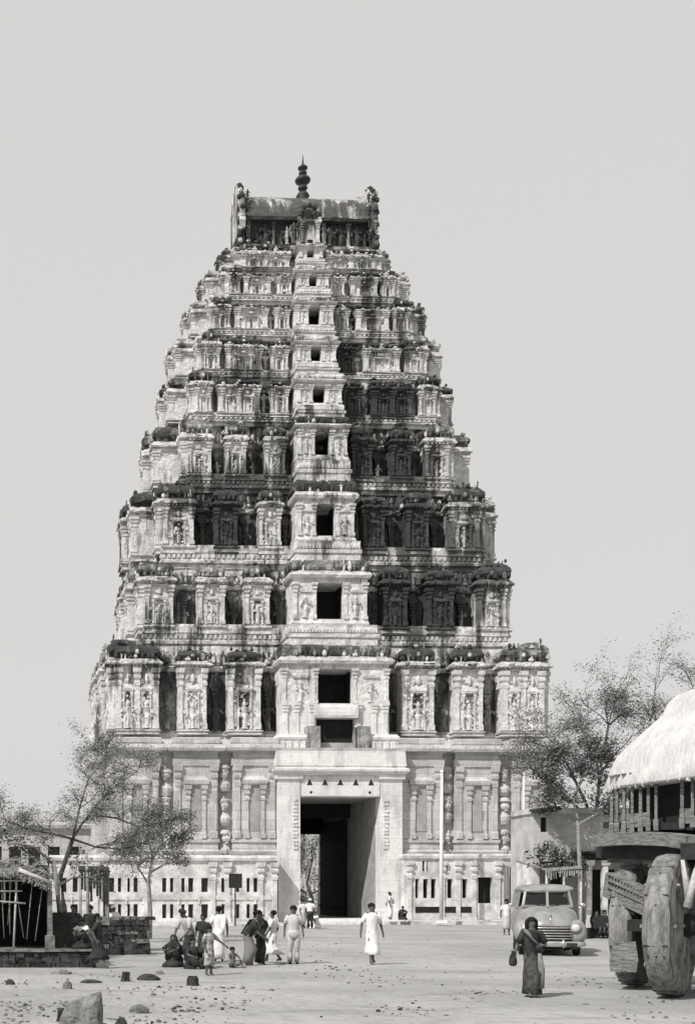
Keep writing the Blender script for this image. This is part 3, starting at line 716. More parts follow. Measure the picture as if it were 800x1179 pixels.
tree('roadside_tree', 'low dark bushy tree overhanging the thatched stall at left', [
  ([G(72,1104)+Vector((0,3,0)), W(70,1060,d), W(66,1020,d), W(62,995,d)], .12, .07, 0),
  ([W(66,1015,d), W(50,1000,d), W(36,985,d)], .05, .02, 1),
  ([W(66,1020,d), W(85,1010,d+.6), W(104,1010,d+1)], .05, .02, 1),
  ([W(62,995,d), W(40,975,d-.5), W(12,968,d-1)], .05, .02, 1),
 ], 1, 6, .055, .16, ['leaf','leaf2'], 'palebark', (0,0,1), 0, 3)
d = 60
tree('dry_tree', 'tall spreading tree of bare upswept branches and thin leaves behind the house at right', [
  ([W(690,1092,d)*1.0, W(688,1010,d), W(685,950,d)], .22, .13, 0),
  ([W(685,950,d), W(665,905,d), W(645,865,d-1), W(622,858,d-1)], .09, .02, 3),
  ([W(685,950,d), W(690,890,d), W(700,835,d), W(712,825,d+1), W(706,812,d+1)], .09, .02, 3),
  ([W(685,950,d), W(720,890,d+1), W(755,830,d+1), W(800,800,d+1)], .09, .02, 3),
  ([W(685,950,d), W(660,925,d+1), W(635,900,d+1), W(612,885,d+1)], .07, .02, 3),
  ([W(690,890,d), W(672,845,d+1), W(668,838,d+2)], .06, .015, 3),
  ([W(720,890,d+1), W(740,860,d+2), W(748,830,d+2)], .06, .015, 3),
 ], 2, 5, .055, .24, ['leaf','leaf2','leaf3'], 'bark', (1,2,2,2,2), 0, 4)
d = 52.6
tree('leafy_tree', 'fuller dark leafed tree growing against the white house at right', [
  ([W(668,1088,d), W(667,1000,d), W(665,950,d), W(660,920,d)], .11, .06, 0),
  ([W(665,945,d), W(645,925,d), W(632,905,d), W(640,880,d)], .08, .02, 2),
  ([W(660,920,d), W(670,895,d), W(680,875,d)], .08, .02, 2),
  ([W(665,950,d), W(690,935,d), W(705,915,d)], .08, .02, 2),
 ], 2, 7, .065, .2, ['leaf','leaf2','leaf3'], 'palebark', (0,0,1,1,2), 0, 4)
p = Vector((8.0, 38, 0))
tree('courtyard_tree', 'sunlit leafy tree glimpsed through the far end of the gate passage', [
  ([p, p+Vector((0,0,1.5)), p+Vector((-.5,0,3))], .25, .15, 0),
  ([p+Vector((-.5,0,2)), p+Vector((-2,0,3)), p+Vector((-3,0,5))], .1, .03, 2),
  ([p+Vector((-.5,0,3)), p+Vector((0,0,5)), p+Vector((.5,0,7))], .1, .03, 2),
  ([p+Vector((0,0,2)), p+Vector((2,0,3)), p+Vector((3.5,0,5))], .1, .03, 2),
  ([p+Vector((0,-.4,1)), p+Vector((-1,-.6,1.4)), p+Vector((-2.5,-.6,1.8))], .1, .03, 2),
 ], 2, 5, .12, .45, ['leaf','leaf3'], 'bark', (0,1), 0, 3)
mb = MB(); mb.box(-6, 20, 46, 46.8, -.1, 8.6, 0, .02); mb.rect(-6,20,46,46.8,[(8.6,.05),(8.8,.2),(9,.1)],0,.02)
for _ in range(260): figure(mb, R.uniform(4,14), 45.95, R.uniform(.2,7.5), R.uniform(.4,.9), 0)
tag(mb.build('courtyard_wall', 'stucco'), 'pale carved courtyard wall seen beyond the gate passage', 'wall')

# ------------------------------------------------------------------ poles, sign
def pole(px, pyb, pyt, d, label, r=.09):
    b = W(px, HZ+CH*F/d, d); b.z = 0; h = CH+(HZ-pyt)/F*d
    root = thing('flagpole', label, 'pole', b, 0, 'whitewashed poles before the gate')
    mb = MB(); mb.smooth = True; mb.tube([(0,0,.25),(0,0,h*.5),(.03,0,h)], [r*1.2, r, r*.7], 10); mb.build('shaft', 'pole', root)
    mb = MB(); mb.rect(-.28,.28,-.28,.28,[(0,.12),(.12,.12),(.14,0),(.3,-.05)],0,.01,9); mb.build('base', 'white', root)
    mb = MB(); mb.lathe((.03,0,h), [(r*.7,0),(r*1.1,.05),(r*1.1,.12),(.01,.2)], 8); mb.build('cap', 'pole', root)
pole(508, 1062, 890, 76, 'tall whitewashed pole standing just right of the gate opening', .11)
pole(602, 1062, 893, 72, 'tall thin pale pole rising behind the parked van', .07)
b = W(271, 1062, 74); b.z = 0
sg = thing('notice_board', 'small dark square notice board on a thin post left of the gate', 'sign', b)
mb = MB(); mb.smooth=True; mb.tube([(0,0,0),(0,0,3.0)], [.045,.04], 8); mb.build('post', 'darkwood', sg)
mb = MB(); mb.rect(-.36,.36,-.07,-.04,[(2.35,0),(3.12,0)],0,0,9); bo = mb.build('board', 'board', sg)
mb = MB()
for a in ((-.4,.4,2.3,2.35),(-.4,.4,3.12,3.17),(-.4,-.36,2.35,3.12),(.36,.4,2.35,3.12)): mb.box(a[0],a[1],-.09,-.03,a[2],a[3])
mb.build('frame', 'darkwood', bo)

# ------------------------------------------------------------------ house at right
def hp(px, d): q = W(px, HZ, d); q.z = 0; return q
hd_ = 54
a = hp(613, hd_)
hs = thing('village_house', 'whitewashed flat roofed house with open verandah below, behind the van', 'house', a, -YAW)
def hx(px): return (px-613)/F*hd_
def hz(py): return CH+(HZ-(py+8 if py < 960 else py))/F*hd_
mb = MB()
wall_holes(mb, 0, hx(790), hz(992), hz(930), 0, 2.6, [(hx(622), hx(629), hz(950), hz(933))], 0, 1, .05)
wall_holes(mb, 0, hx(790), -.1, hz(992), 1.9, .7, [(hx(653), hx(667), -.05, hz(999)), (hx(700), hx(730), .5, hz(1000)), (hx(625), hx(640), .8, hz(1000))], 0, 1, .1)
mb.build('wall', ['house','void'], hs)
mb = MB(); mb.box(-.002, .3, 0.002, 1.9, -.1, hz(992)+.001, 0); mb.build('side_wall', 'white', hs)
mb = MB(); mb.loft([[(hx(612),-1.6,hz(1004)),(hx(652),-1.6,hz(1001)),(hx(652),-1.6,hz(1001)+.07),(hx(612),-1.6,hz(1004)+.07)],[(hx(612),1.9,hz(990)),(hx(652),1.9,hz(989)),(hx(652),1.9,hz(989)+.07),(hx(612),1.9,hz(990)+.07)]])
for i in range(16): mb.bar((hx(612)+i*.1,-1.6,hz(1003)),(hx(612)+i*.1+R.uniform(-.05,.05),-1.62,hz(1003)-R.uniform(.1,.45)),.06,.02)
mb.build('lean_to_awning', 'thatch', hs)
for x in (612.5, 632, 651):
    mb = MB(); mb.smooth = True; mb.tube([(hx(x),-1.5,0),(hx(x)+.03,-1.5,hz(1003))], .05, 6); mb.build('awning_pole', 'bamboo', hs)
mb = MB(); mb.rect(0, hx(790), 0, 2.6, [(hz(930),0),(hz(929),.08),(hz(927),.08),(hz(926),.0),(hz(922),.0)], 0, .03); mb.build('roof', 'house', hs)
mb = MB(); mb.loft([[(-.15,-.5,hz(929)),(hx(641),-.5,hz(925)),(hx(641),-.5,hz(925)+.08),(-.15,-.5,hz(929)+.08)],[(-.15,0,hz(926)),(hx(641),0,hz(922)),(hx(641),0,hz(922)+.08),(-.15,0,hz(926)+.08)]]); mb.build('window_hood', 'darkwood', hs)
mb = MB(); mb.box(hx(655), hx(795), -.6, -.35, hz(991), hz(984), 0, .01); mb.box(hx(655), hx(795), -.9, 1.9, hz(983.5), hz(981), 0, .01); mb.build('verandah_beam', 'darkwood', hs)
for px in (672, 690, 725, 760):
    mb = MB(); mb.rect(hx(px)-.11, hx(px)+.11, -.55, -.33, [(0,.08),(.3,.08),(.32,0),(hz(998),0),(hz(996),.07),(hz(991),.1)], 0, .01, 9); mb.build('verandah_post', 'white', hs)
mb = MB(); mb.box(hx(640), hx(790), -.7, 1.89, -.1, .45, 0, .02); mb.build('plinth', 'mud', hs)
rb = thing('hanging_creeper', 'ragged leafy creeper hanging beside the verandah above the van roof', 'plant', hp(640, 53))
lb = MB(); tb = MB()
for i in range(22):
    x = R.uniform(-.8,1.3); z = R.uniform(3.0,3.9); tb.tube([(x,0,z+.4),(x+R.uniform(-.2,.2),-.1,z),(x+R.uniform(-.3,.3),0,z-R.uniform(.3,1))],[.02,.015,.01],4); leaves(lb,(x,0,z),26,.22,.1,(0,0,1))
tb.build('stem','bark',rb); lb.build('foliage',['leaf','leaf2'],rb)

# ------------------------------------------------------------------ thatched stall and ledge at left
b = G(40, 1113)
lg = MB(); 
def lx(px, d=32): return (px-PX0)/F*d
lroot = W(0, HZ, 32); lroot.z = 0
xl = lambda px: (px-0)/F*32
mb = MB(); mb.box(xl(-40), xl(104), .12, 4.2, -.05, .40, 0)
z = -.04
while z < .36:
    h_ = R.uniform(.09,.16); x = xl(-42)
    while x < xl(103):
        w_ = R.uniform(.12,.36); mb.box(x, x+w_-.014, R.uniform(-.05,.03), .3, z, min(.41,z+h_-.01), 0, .015); x += w_
    z += h_
mb.rect(xl(-40), xl(104), -.02, 4.2, [(.40,.05),(.46,.05)], 1, .015, .3)
lo = mb.build('stone_ledge', ['brick','rock'], None, lroot); lo.rotation_euler.z = -YAW
tag(lo, 'low dark rubble ledge with flat top before the thatched stall', 'ledge')
st = thing('thatched_stall', 'dark open stall with bamboo lattice front and sloping thatch on the ledge', 'stall', lroot+Vector((0,0,.46)), -YAW)
zl = lambda py, d=32.5: CH+(HZ-py)/F*d-.46
mb = MB(); mb.box(xl(-40), xl(57), 3.2, 3.4, 0, 2.3, 0, .02); mb.box(xl(-40), xl(-37), .4, 3.2, 0, 2.2, 0); mb.box(xl(60), xl(86), .9, 1.1, 0, zl(1051), 0, .02); mb.box(xl(54), xl(55), .6, 3.2, 0, 1.9, 0, .01); mb.build('mud_wall', 'mud', st)
mb = MB()
mb.loft([[(xl(-45),-.25+y,zl(1003)+h),(xl(22),-.25+y,zl(1003)+h),(xl(60),-.2+y,zl(1019)+h),(xl(60),-.2+y,zl(1019)+h-.13),(xl(22),-.25+y,zl(1003)+h-.15),(xl(-45),-.25+y,zl(1003)+h-.15)] for y, h in ((0,0),(1.8,.12),(3.7,-.1))], 0)
for _ in range(160):
    x = R.uniform(xl(-40), xl(58)); z = zl(1003) if x < xl(22) else zl(1003)+(zl(1019)-zl(1003))*(x-xl(22))/(xl(60)-xl(22))
    mb.bar((x,-.25,z-.05),(x+R.uniform(-.1,.1),-.33,z-R.uniform(.05,.22)),.018)
for _ in range(150):
    x = R.uniform(xl(-30), xl(60)); y = R.uniform(-.4,1.5); z = zl(1003)+R.uniform(-.05,.3) - (max(0,x-xl(22))*.35)
    mb.bar((x,y,z),(x+R.uniform(-.6,.6),y+R.uniform(-.3,.3),z+R.uniform(-.25,.3)),R.uniform(.012,.03))
mb.build('thatch_roof', 'thatch', st)
mb = MB(); mb.smooth = True; mb.tube([(xl(20),0,zl(1004)),(xl(18),0,1),(xl(16),-.02,0)], .03, 6); mb.build('bamboo_post', 'bamboo', st)
mb = MB(); mb.smooth = True; mb.tube([(xl(5),.02,zl(1004)),(xl(6),0,zl(1040))], .025, 6); mb.build('bamboo_post', 'bamboo', st)
for (y0, y1, x1) in ((1015,1014,30),(1026,1026,26),(1035,1040,30)):
    mb = MB(); mb.smooth = True; mb.tube([(xl(-30),-.03,zl(y0)),(xl(x1),-.03,zl(y1))], .024, 6); mb.build('bamboo_rail', 'bamboo', st)
for i in range(6):
    mb = MB(); mb.smooth = True; x = R.uniform(xl(-5),xl(50)); mb.tube([(x,.1,R.uniform(.2,.8)),(x+R.uniform(-.3,.3),.0,zl(1008))], .014, 5); mb.build('stick', 'palebark', st)
mb = MB(); mb.smooth = True; mb.tube([(xl(22),-.3,zl(1003)+.03),(xl(60),-.25,zl(1019)+.04)], .06, 6); mb.build('eave_pole', 'bamboo', st)
mb = MB(); mb.rect(xl(55), xl(61), -.02, .15, [(0,.06),(zl(1077),.06),(zl(1076),0),(zl(1040),-.01),(zl(1014),-.015)], 0, .008, 9); mb.build('stone_post', 'rock', st)
for i, (px, pyt, d, lab) in enumerate(((100,985,38,'pale crooked pole left of the dark low wall'),(122,1000,42,'thin dark straight pole at the end of the dark low wall'))):
    q = hp(px, d); mb = MB(); mb.smooth = True; h = CH+(HZ-pyt)/F*d
    mb.tube([(0,0,0),(R.uniform(-.1,.1),0,h*.5),(0,0,h)], [.06,.05,.04], 7); o = mb.build('timber_pole', 'palebark' if i == 0 else 'bark', None, q); tag(o, lab, 'pole')
q = hp(104, 40); aw = thing('awning_frame', 'dark ragged awning on poles behind the low wall at left', 'awning', q, -YAW)
mb = MB(); mb.loft([[(-.35,y,2.75+zz),(.65,y,2.72+zz),(.65,y,2.66+zz),(-.35,y,2.69+zz)] for y, zz in ((-.1,-.05),(.7,.12),(1.5,0))]); 
for i in range(9): mb.box(-.3+i*.1, -.22+i*.1, -.12, -.08, 2.7-R.uniform(.5,1.1), 2.72)
mb.build('cloth', 'c_dark', aw)
for x, y in ((-.3,0),(.6,0),(-.3,1.4),(.6,1.4)):
    mb = MB(); mb.smooth = True; mb.tube([(x,y,0),(x,y,2.7)], .035, 6); mb.build('post', 'palebark', aw)
q = hp(84, 39); mb = MB()
mb.box(.04, 84/F*39-.04, .08, .45, -.05, 1.08, 0)
z = 0
while z < 1.1:
    h_ = R.uniform(.10,.2); x = -.03
    while x < 84/F*39:
        w_ = R.uniform(.14,.42); mb.box(x, x+w_-.015, R.uniform(-.05,.03), .5, z, z+h_-.012+R.uniform(0,.03), R.choice((0,0,0,1)), .018); x += w_
    z += h_
o = mb.build('rubble_wall', ['brick','rock'], None, q); o.rotation_euler.z = -YAW; tag(o, 'long dark rubble wall, waist high, beside the young tree', 'wall')

# ------------------------------------------------------------------ stones
def stone(px, py, wpx, hpx, label, m='rock', sh=(1,.8,1), name='field_stone', block=False):
    p = G(px, py); d = dep(py); w = wpx/F*d; h = hpx/F*d
    mb = MB()
    if block: mb.rect(-w/2, w/2, -w*.4, w*.4, [(-.04,.02),(h*.3,.0),(h*.7,-w*.03),(h*.95,-w*.05),(h,-w*.12)], 0, w*.09, w*.3)
    else:
        n_ = 9; rings = []
        for z, k in ((-.35,1.0),(.15,1.05),(.5,.95),(.8,.72),(1,.3)):
            rings.append([(w/2*k*math.cos(a)*R.uniform(.8,1.15), w/2*k*sh[1]*math.sin(a)*R.uniform(.8,1.15), h*z*R.uniform(.92,1.06)) for a in [2*math.pi*i/n_ for i in range(n_)]])
        mb.loft(rings)
    o = mb.build(name, m, None, p); o.rotation_euler.z = R.uniform(-.5,.5)
    return tag(o, label, 'stone', 'loose stones on the open ground')
# big broken block with a dark face
p = G(95, 1183); mb = MB(); d = dep(1183); k = d/F
pts0 = [(-28,0,-2),(22,-6,-2),(24,12,-2),(-20,14,-2)]; pts1 = [(-18,2,26),(8,-4,24),(22,8,42),(-12,12,30)]
mb.loft([[(a*k*1.05, b*k*1.6, c*k) for a,b,c in r] for r in (pts0, [((p_[0]+q_[0])/2*1.06,(p_[1]+q_[1])/2,(p_[2]+q_[2])/2) for p_,q_ in zip(pts0,pts1)], pts1)])
o = mb.build('broken_block', 'rock', None, p); tag(o, 'largest pale broken stone block with pointed top at lower left', 'stone', 'loose stones on the open ground')
stone(71, 1174, 9, 15, 'small dark upright brick left of the largest broken block', 'darkrock', block=True, name='loose_brick')
stone(140, 1181, 14, 12, 'dark stone right of the largest broken block at the bottom edge', 'darkrock')
stone(145, 1129, 8, 11, 'small dark upright brick standing alone below the rubble wall', 'darkrock', block=True, name='loose_brick')
stone(222, 1133, 11, 11, 'dark brick in front of the seated women', 'darkrock', block=True, name='loose_brick')
stone(171, 1127, 26, 7, 'wide flat dark slab of rubble left of the seated women', 'darkrock')
stone(105, 1131, 24, 4, 'thin flat dark slab lying before the stone ledge', 'darkrock')
stone(12, 1133, 11, 6, 'dark stone at the left edge of the open ground', 'darkrock')
stone(78, 1138, 12, 9, 'pointed grey stone behind the largest broken block', 'rock')
stone(72, 1120, 22, 5, 'low grey rubble at the foot of the stone ledge', 'rock')
stone(160, 1164, 26, 9, 'broad grey stone to the right of the largest broken block', 'rock')
stone(120, 1183, 12, 6, 'small dark stone touching the base of the largest broken block', 'darkrock')
stone(150, 1098, 26, 18, 'large dark boulder against the rubble wall', 'darkrock')
stone(146, 1094, 14, 22, 'pale topped boulder leaning on the rubble wall', 'rock')
stone(166, 1088, 14, 14, 'rounded boulder at the right end of the rubble wall', 'rock')
stone(184, 1121, 10, 5, 'small stone close to the crouching dark woman', 'rock')
stone(560, 1058+6, 18, 5, 'flat stone at the foot of the right screen wall', 'rock')
stone(524, 1064, 12, 4, 'small low stone near the tall whitewashed pole', 'darkrock')
mb = MB()
drift = [(R.uniform(-20,270), R.uniform(1115,1180)) for _ in range(16)]+[(R.uniform(300,800), R.uniform(1075,1180)) for _ in range(9)]
for _ in range(900):
    c_ = R.choice(drift); px = c_[0]+R.gauss(0,26); py = max(1070, c_[1]+R.gauss(0,3.5))
    if R.random() < .12: px, py = R.uniform(-20,820), R.uniform(1075,1182)
    p = G(px, py); s = R.uniform(.008,.03)*(1.6 if R.random() < .1 else 1)
    mb.blob((p.x,p.y,p.z+s*.25), s*R.uniform(.8,1.8), s, s*.7, R.choice((0,0,0,1)), 5, 3)
o = mb.build('gravel', ['rock','darkrock']); struct(o, 'stuff'); o['label'] = 'scattered pebbles and grit over the dusty ground'; o['category'] = 'gravel'

# ------------------------------------------------------------------ van
vp_ = G(634, 1100); vd = dep(1100)
van = thing('parked_van', 'pale rounded vintage van with split windscreen and barred grille parked facing forward', 'van', vp_, -D2R(18)-YAW)
# local: front -Y; the origin lies under the front bumper
def ring(y, hw, z0, z1, n=20, p=2.6, cx=0):
    r = []
    for i in range(n):
        a = 2*math.pi*i/n; c, s = math.cos(a), math.sin(a)
        r.append((cx+hw*math.copysign(abs(c)**(2/p), c), y, (z0+z1)/2+(z1-z0)/2*math.copysign(abs(s)**(2/p), s)))
    return r
mb = MB(); mb.smooth = True
mb.loft([ring(.12,.35,.5,.95,20,2.2), ring(.16,.52,.42,1.08,20,2.4), ring(.35,.66,.4,1.28,20,2.5), ring(.8,.76,.4,1.42,20,2.6), ring(1.35,.84,.4,1.5,20,2.8), ring(1.5,.86,.4,1.52,20,2.8)])
hood = mb.build('hood', 'paint', van)
mb = MB(); mb.smooth = True    # body shell below and above the windows; window band left open
P3 = 3.4
mb.loft([ring(1.4,.86,.38,1.55,24,P3), ring(1.6,.92,.36,1.58,24,P3), ring(2.4,.96,.36,1.58,24,P3), ring(4.8,.96,.36,1.58,24,P3), ring(5.2,.88,.4,1.55,24,P3)])
mb.build('body', 'paint', van)
mb = MB(); mb.smooth = True
mb.loft([ring(1.62,.6,1.98,2.1,20,2.2), ring(1.72,.74,1.97,2.17,20,2.4), ring(2.1,.84,1.96,2.25,20,2.6), ring(3.2,.88,1.96,2.28,20,2.6), ring(4.6,.86,1.96,2.22,20,2.6), ring(5.0,.74,1.97,2.1,20,2.4)])
mb.build('roof', 'paint', van)
for pts in (((0,1.38,1.5),(0,1.66,2.03)), ((-.74,1.48,1.5),(-.64,1.72,2.05)), ((.74,1.48,1.5),(.64,1.72,2.05))):
    mb = MB(); mb.bar(pts[0], pts[1], .075, .07); mb.build('windscreen_pillar', 'paint', van)
for s in (-1,1):
    for y in (2.1, 2.9, 3.8, 4.7): mb = MB(); mb.bar((s*.9,y,1.5),(s*.8,y,2.04),.09,.08); mb.build('side_pillar', 'paint', van)
mb = MB(); mb.bar((-.76,1.46,1.55),(.76,1.46,1.55),.06,.08); mb.build('windscreen_sill', 'paint', van)
for s in (-1,1):
    mb = MB(); c = [mb.vert(p) for p in ((s*.04,1.40,1.55),(s*.72,1.50,1.55),(s*.63,1.73,2.02),(s*.03,1.67,2.02))]; mb.face(c); o = mb.build('windscreen', 'glass', van)
mb = MB(); mb.box(-.7,.7,2.6,2.75,1.2,1.8); mb.box(-.78,.78,4.85,4.9,1.4,2.1); mb.box(-.65,-.2,2.3,2.5,1.5,1.85); mb.box(.2,.65,2.3,2.5,1.5,1.85); mb.build('seat', 'carin', van)
for s in (-1,1):
    mb = MB(); mb.smooth = True
    mb.loft([ring(.1,.1,.55,.75,16,2,s*.78), ring(.15,.22,.4,.95,16,2.3,s*.78), ring(.35,.27,.36,1.1,16,2.4,s*.79), ring(.9,.26,.42,1.14,16,2.4,s*.8), ring(1.5,.2,.5,1.05,16,2.4,s*.82), ring(2.0,.12,.5,.85,16,2.4,s*.86)])
    mb.build('fender', 'paint', van)
    mb = MB(); mb.smooth = True; mb.lathe((s*.72,.02,.88), [(.02,-.04),(.08,-.03),(.12,0),(.13,.04)], 16, 1, 'y'); mb.lathe((s*.72,.06,.88), [(.13,0),(.155,0),(.16,.1),(.15,.25)], 16, 0, 'y'); mb.build('headlight', ['paint','lamp'], van)
    for y in (.85, 4.1):
        w_ = bpy.data.objects.new('wheel', None); COL.objects.link(w_); w_.parent = van; w_.location = (s*.8, y, .36)
        mb = MB(); mb.smooth = True; mb.lathe((0,0,0), [(.2,-.1),(.34,-.1),(.36,-.06),(.36,.06),(.34,.1),(.2,.1)], 24, 0, 'x'); mb.build('tyre', 'rubber', w_)
        mb = MB(); mb.smooth = True; mb.lathe((0,0,0), [(.02,-.1),(.1,-.11),(.2,-.07),(.2,.07),(.1,.11),(.02,.1)], 20, 0, 'x'); mb.build('rim', 'paint', w_)
    mb = MB(); mb.smooth = True; mb.tube([(s*.9,1.75,1.45),(s*1.05,1.72,1.55)], .015, 5); mb.blob((s*1.08,1.72,1.58),.09,.03,.07,None,10,6); mb.build('wing_mirror', 'chrome', van)
mb = MB(); mb.smooth = True
for i in range(5):
    z = .54+i*.085; hw = .72-abs(i-2)*.04
    mb.tube([(-hw,.13,z),(-hw*.6,.04,z),(0,.0,z),(hw*.6,.04,z),(hw,.13,z)], .022, 8)
gr = mb.build('grille', 'chrome', van)
mb = MB(); mb.loft([[(-.7,.2,.48),(-.4,.1,.48),(0,.08,.48),(.4,.1,.48),(.7,.2,.48)],[(-.7,.2,.93),(-.4,.1,.93),(0,.08,.93),(.4,.1,.93),(.7,.2,.93)]],None,False,False); mb.build('grille_shadow_panel', 'under', van)
mb = MB(); mb.smooth = True; mb.tube([(-1.0,.12,.38),(-.8,-.06,.38),(0,-.1,.38),(.8,-.06,.38),(1.0,.12,.38)], [(.03,.06),(.03,.09),(.03,.09),(.03,.09),(.03,.06)], 8); 
for s in (-1,1): mb.box(s*.35-.03,s*.35+.03,-.16,-.06,.26,.52)
mb.build('bumper', 'chrome', van)
mb = MB(); mb.box(.45,.75,-.13,-.115,.3,.42); mb.build('number_plate', 'board', van)
mb = MB(); mb.smooth = True; mb.tube([(0,.14,1.06),(0,.34,1.275),(0,.8,1.415),(0,1.35,1.495)], .014, 6); mb.build('hood_seam', 'chrome', van)
for s in (-1,1):
    mb = MB(); mb.bar((s*.1,1.385,1.56),(s*.5,1.45,1.62),.018,.012); mb.build('wiper', 'under', van)
mb = MB(); mb.box(-.8,.8,.3,4.9,.2,.5); mb.build('chassis', 'under', van)
mb = MB(); mb.smooth = True; mb.blob((0,.3,1.29),.03,.12,.03); mb.build('hood_ornament','chrome',van)

# ------------------------------------------------------------------ temple chariot
cp = hp(770, 24.2)
char = thing('temple_chariot', 'huge wooden temple chariot with solid wheels and pale domed canopy at right edge', 'chariot', cp, -D2R(41))
inv = Matrix.Translation(cp) @ Matrix.Rotation(-D2R(41), 4, 'Z'); inv = inv.inverted()
def cl(px, py, d): return inv @ W(px, py, d)
def wheel(px, pyb, dia, th, lab=None):
    d = dep(pyb); c = W(px, HZ, d); c.z = dia/2; c = inv @ c
    w_ = bpy.data.objects.new('wheel', None); COL.objects.link(w_); w_.parent = char; w_.location = c
    r = dia/2
    mb = MB(); n_ = 40; rings = []
    for x, k in ((-th/2,.93),(-th/2+.04,.985),(-th*.2,1.0),(th*.2,1.0),(th/2-.04,.985),(th/2,.93)):
        rings.append([(x+R.uniform(-.012,.012), math.cos(2*math.pi*i/n_)*r*k*(1+R.uniform(-.004,.004)), math.sin(2*math.pi*i/n_)*r*k*(1+R.uniform(-.004,.004))) for i in range(n_)])
    mb.smooth = True; mb.loft(rings, 0, False); mb.smooth = False
    for x, sg in ((-th/2,-1),(th/2,1)):
        mb.lathe((x,0,0), [(r*.93,0),(r*.80,sg*.03),(r*.78,-sg*.02),(r*.5,-sg*.02),(r*.46,sg*.03),(r*.25,sg*.05),(r*.22,0)], 40, 0, 'x')
        for i in range(8):
            a = math.pi*i/4; mb.bar((x,math.cos(a)*r*.24,math.sin(a)*r*.24),(x,math.cos(a)*r*.8,math.sin(a)*r*.8),.16,.06)
    for i in range(9):     # plank joints and iron studs across the tread
        a = 2*math.pi*(i+R.uniform(-.2,.2))/9; u = Vector((0,math.cos(a),math.sin(a))); 
        mb.bar(u*(r*.99)+Vector((-th*.46,0,0)), u*(r*.99)+Vector((th*.46,0,0)), .010, r*.022, 1)
        for x in (-.3,.02,.3):
            if R.random() < .5: q = u*(r*1.0)+Vector((x*th,0,0)); aa = a+.15; q = Vector((x*th,math.cos(aa)*r,math.sin(aa)*r)); mb.blob(q,.018,.018,.018,1,6,3)
    mb.build('rim', ['wheelwood','darkwood'], w_)
    mb = MB(); mb.smooth = True; mb.lathe((0,0,0), [(.05,-th/2-.28),(.16,-th/2-.26),(.24,-th/2),(.24,th/2),(.16,th/2+.26),(.05,th/2+.28)], 16, 0, 'x'); mb.build('hub', 'darkwood', w_)
wheel(730, 1135, 2.58, .42); wheel(772, 1147, 2.66, .44)
wheel(905, 1134, 2.55, .50); wheel(960, 1146, 2.6, .52)
mb = MB()   # platform beams
def lbar(p, q, w, h): mb.bar(cl(*p), cl(*q), w, h)
pts = [(690,968,25.2),(712,966,24.6),(745,965,23.8),(775,967,23),(797,970,22.4),(840,975,21.8)]
for a_, b_ in zip(pts, pts[1:]): mb.bar(cl(*a_), cl(*(b_[0]+.5,b_[1],b_[2])), .3, .25)
mb.build('curved_beam', 'timber', char)
mb = MB()
for (a_, b_, w, h) in (((693,980,25.6),(830,985,22.2),.3,.28), ((700,985,27),(900,985,26),.35,.3), ((795,980,21.9),(880,985,27),.35,.3)): lbar(a_, b_, w, h)
lbar((700,950,25.4),(830,952,22.3),.25,.14)
mb.build('under_beam', 'darkwood', char)
for (a_, b_, w, h) in (((699,1062,25.2),(712,1061,28),.55,.21), ((740,1066,22.9),(752,1062,27),.55,.21), ((722,1043,24.6),(723,1086,24.4),.14,.14), ((717,1040,24.8),(733,1048,24.0),.14,.2)):
    mb = MB(); lbar(a_, b_, w, h); mb.build('axle_beam', 'darkwood', char)
mb = MB()   # carved slanting fascia with studs
lbar((700,1018,25.0),(748,1040,23.6),.2,.5)
for i in range(13):
    for j_ in range(3):
        q = cl(701+i*3.7, 1009+i*1.75+j_*7, 24.78-i*.1); mb.blob(q, .028,.07,.022+.012*(j_==1), 1, 6, 3)
for j_ in (0,1): mb.bar(cl(700,1013+j_*8,24.82), cl(748,1035+j_*8,23.45), .06,.03, 0)
mb.build('carved_fascia', ['timber','darkwood'], char)
mb = MB()
q = cl(722, 1098, 24.4); mb.rect(q.x-.24,q.x+.24,q.y-.3,q.y+.3,[(q.z-.35,0),(q.z-.1,.03),(q.z+.1,-.02),(q.z+.24,-.04)],0,.02,.2); mb.build('wheel_chock', 'timber', char)
for (a_, b_) in (((786,985,22.3),(792,1042,22.2)),((803,995,22),(790,1045,22)),((762,1080,22.6),(776,1068,22.3))):
    mb = MB(); mb.smooth = True; mb.tube([cl(*a_),cl(*b_)], [.05,.075], 7); mb.build('brace_pole', 'bamboo', char)
# upper gallery
corner = W(706, HZ, 24.9); cw = inv @ corner
fl = 3.25; ev = CH+(HZ-900)/F*24.6
fpts = [(704,24.9),(710,24.7),(718,24.5),(727.5,24.3),(737,24.1),(746,23.9),(755,23.7),(785,23.0),(797,22.7),(815,22.3)]
for px, d in fpts:
    q = inv @ W(px, HZ, d); mb = MB(); mb.rect(q.x-.028,q.x+.028,q.y-.028,q.y+.028,[(fl-.1,.015),(fl+.1,.02),(fl+.12,0),(ev+.1,0),(ev+.15,.03)],0,.004,9); mb.build('gallery_post', 'timber', char)
for (a_, b_) in (((716,24.6),(748,23.9)),((783,23.1),(797,22.8))):
    p0 = inv @ W(a_[0],HZ,a_[1]); p1 = inv @ W(b_[0],HZ,b_[1]); p0.z = p1.z = fl+.13; mb = MB(); mb.bar(p0, p1, .05, .28); mb.build('gallery_panel', 'timber', char)
A_ = inv @ W(690, HZ, 25.4); B_ = inv @ W(836, HZ, 21.6); Ls = 4.0
ex = (B_-A_).normalized(); ey = Vector((-ex.y, ex.x, 0))
if ey.dot(inv.to_3x3() @ FV) < 0: ey = -ey
ctr0 = A_ + ex*Ls/2 + ey*Ls/2
mb = MB()  # black box standing in for the dark inside of the gallery
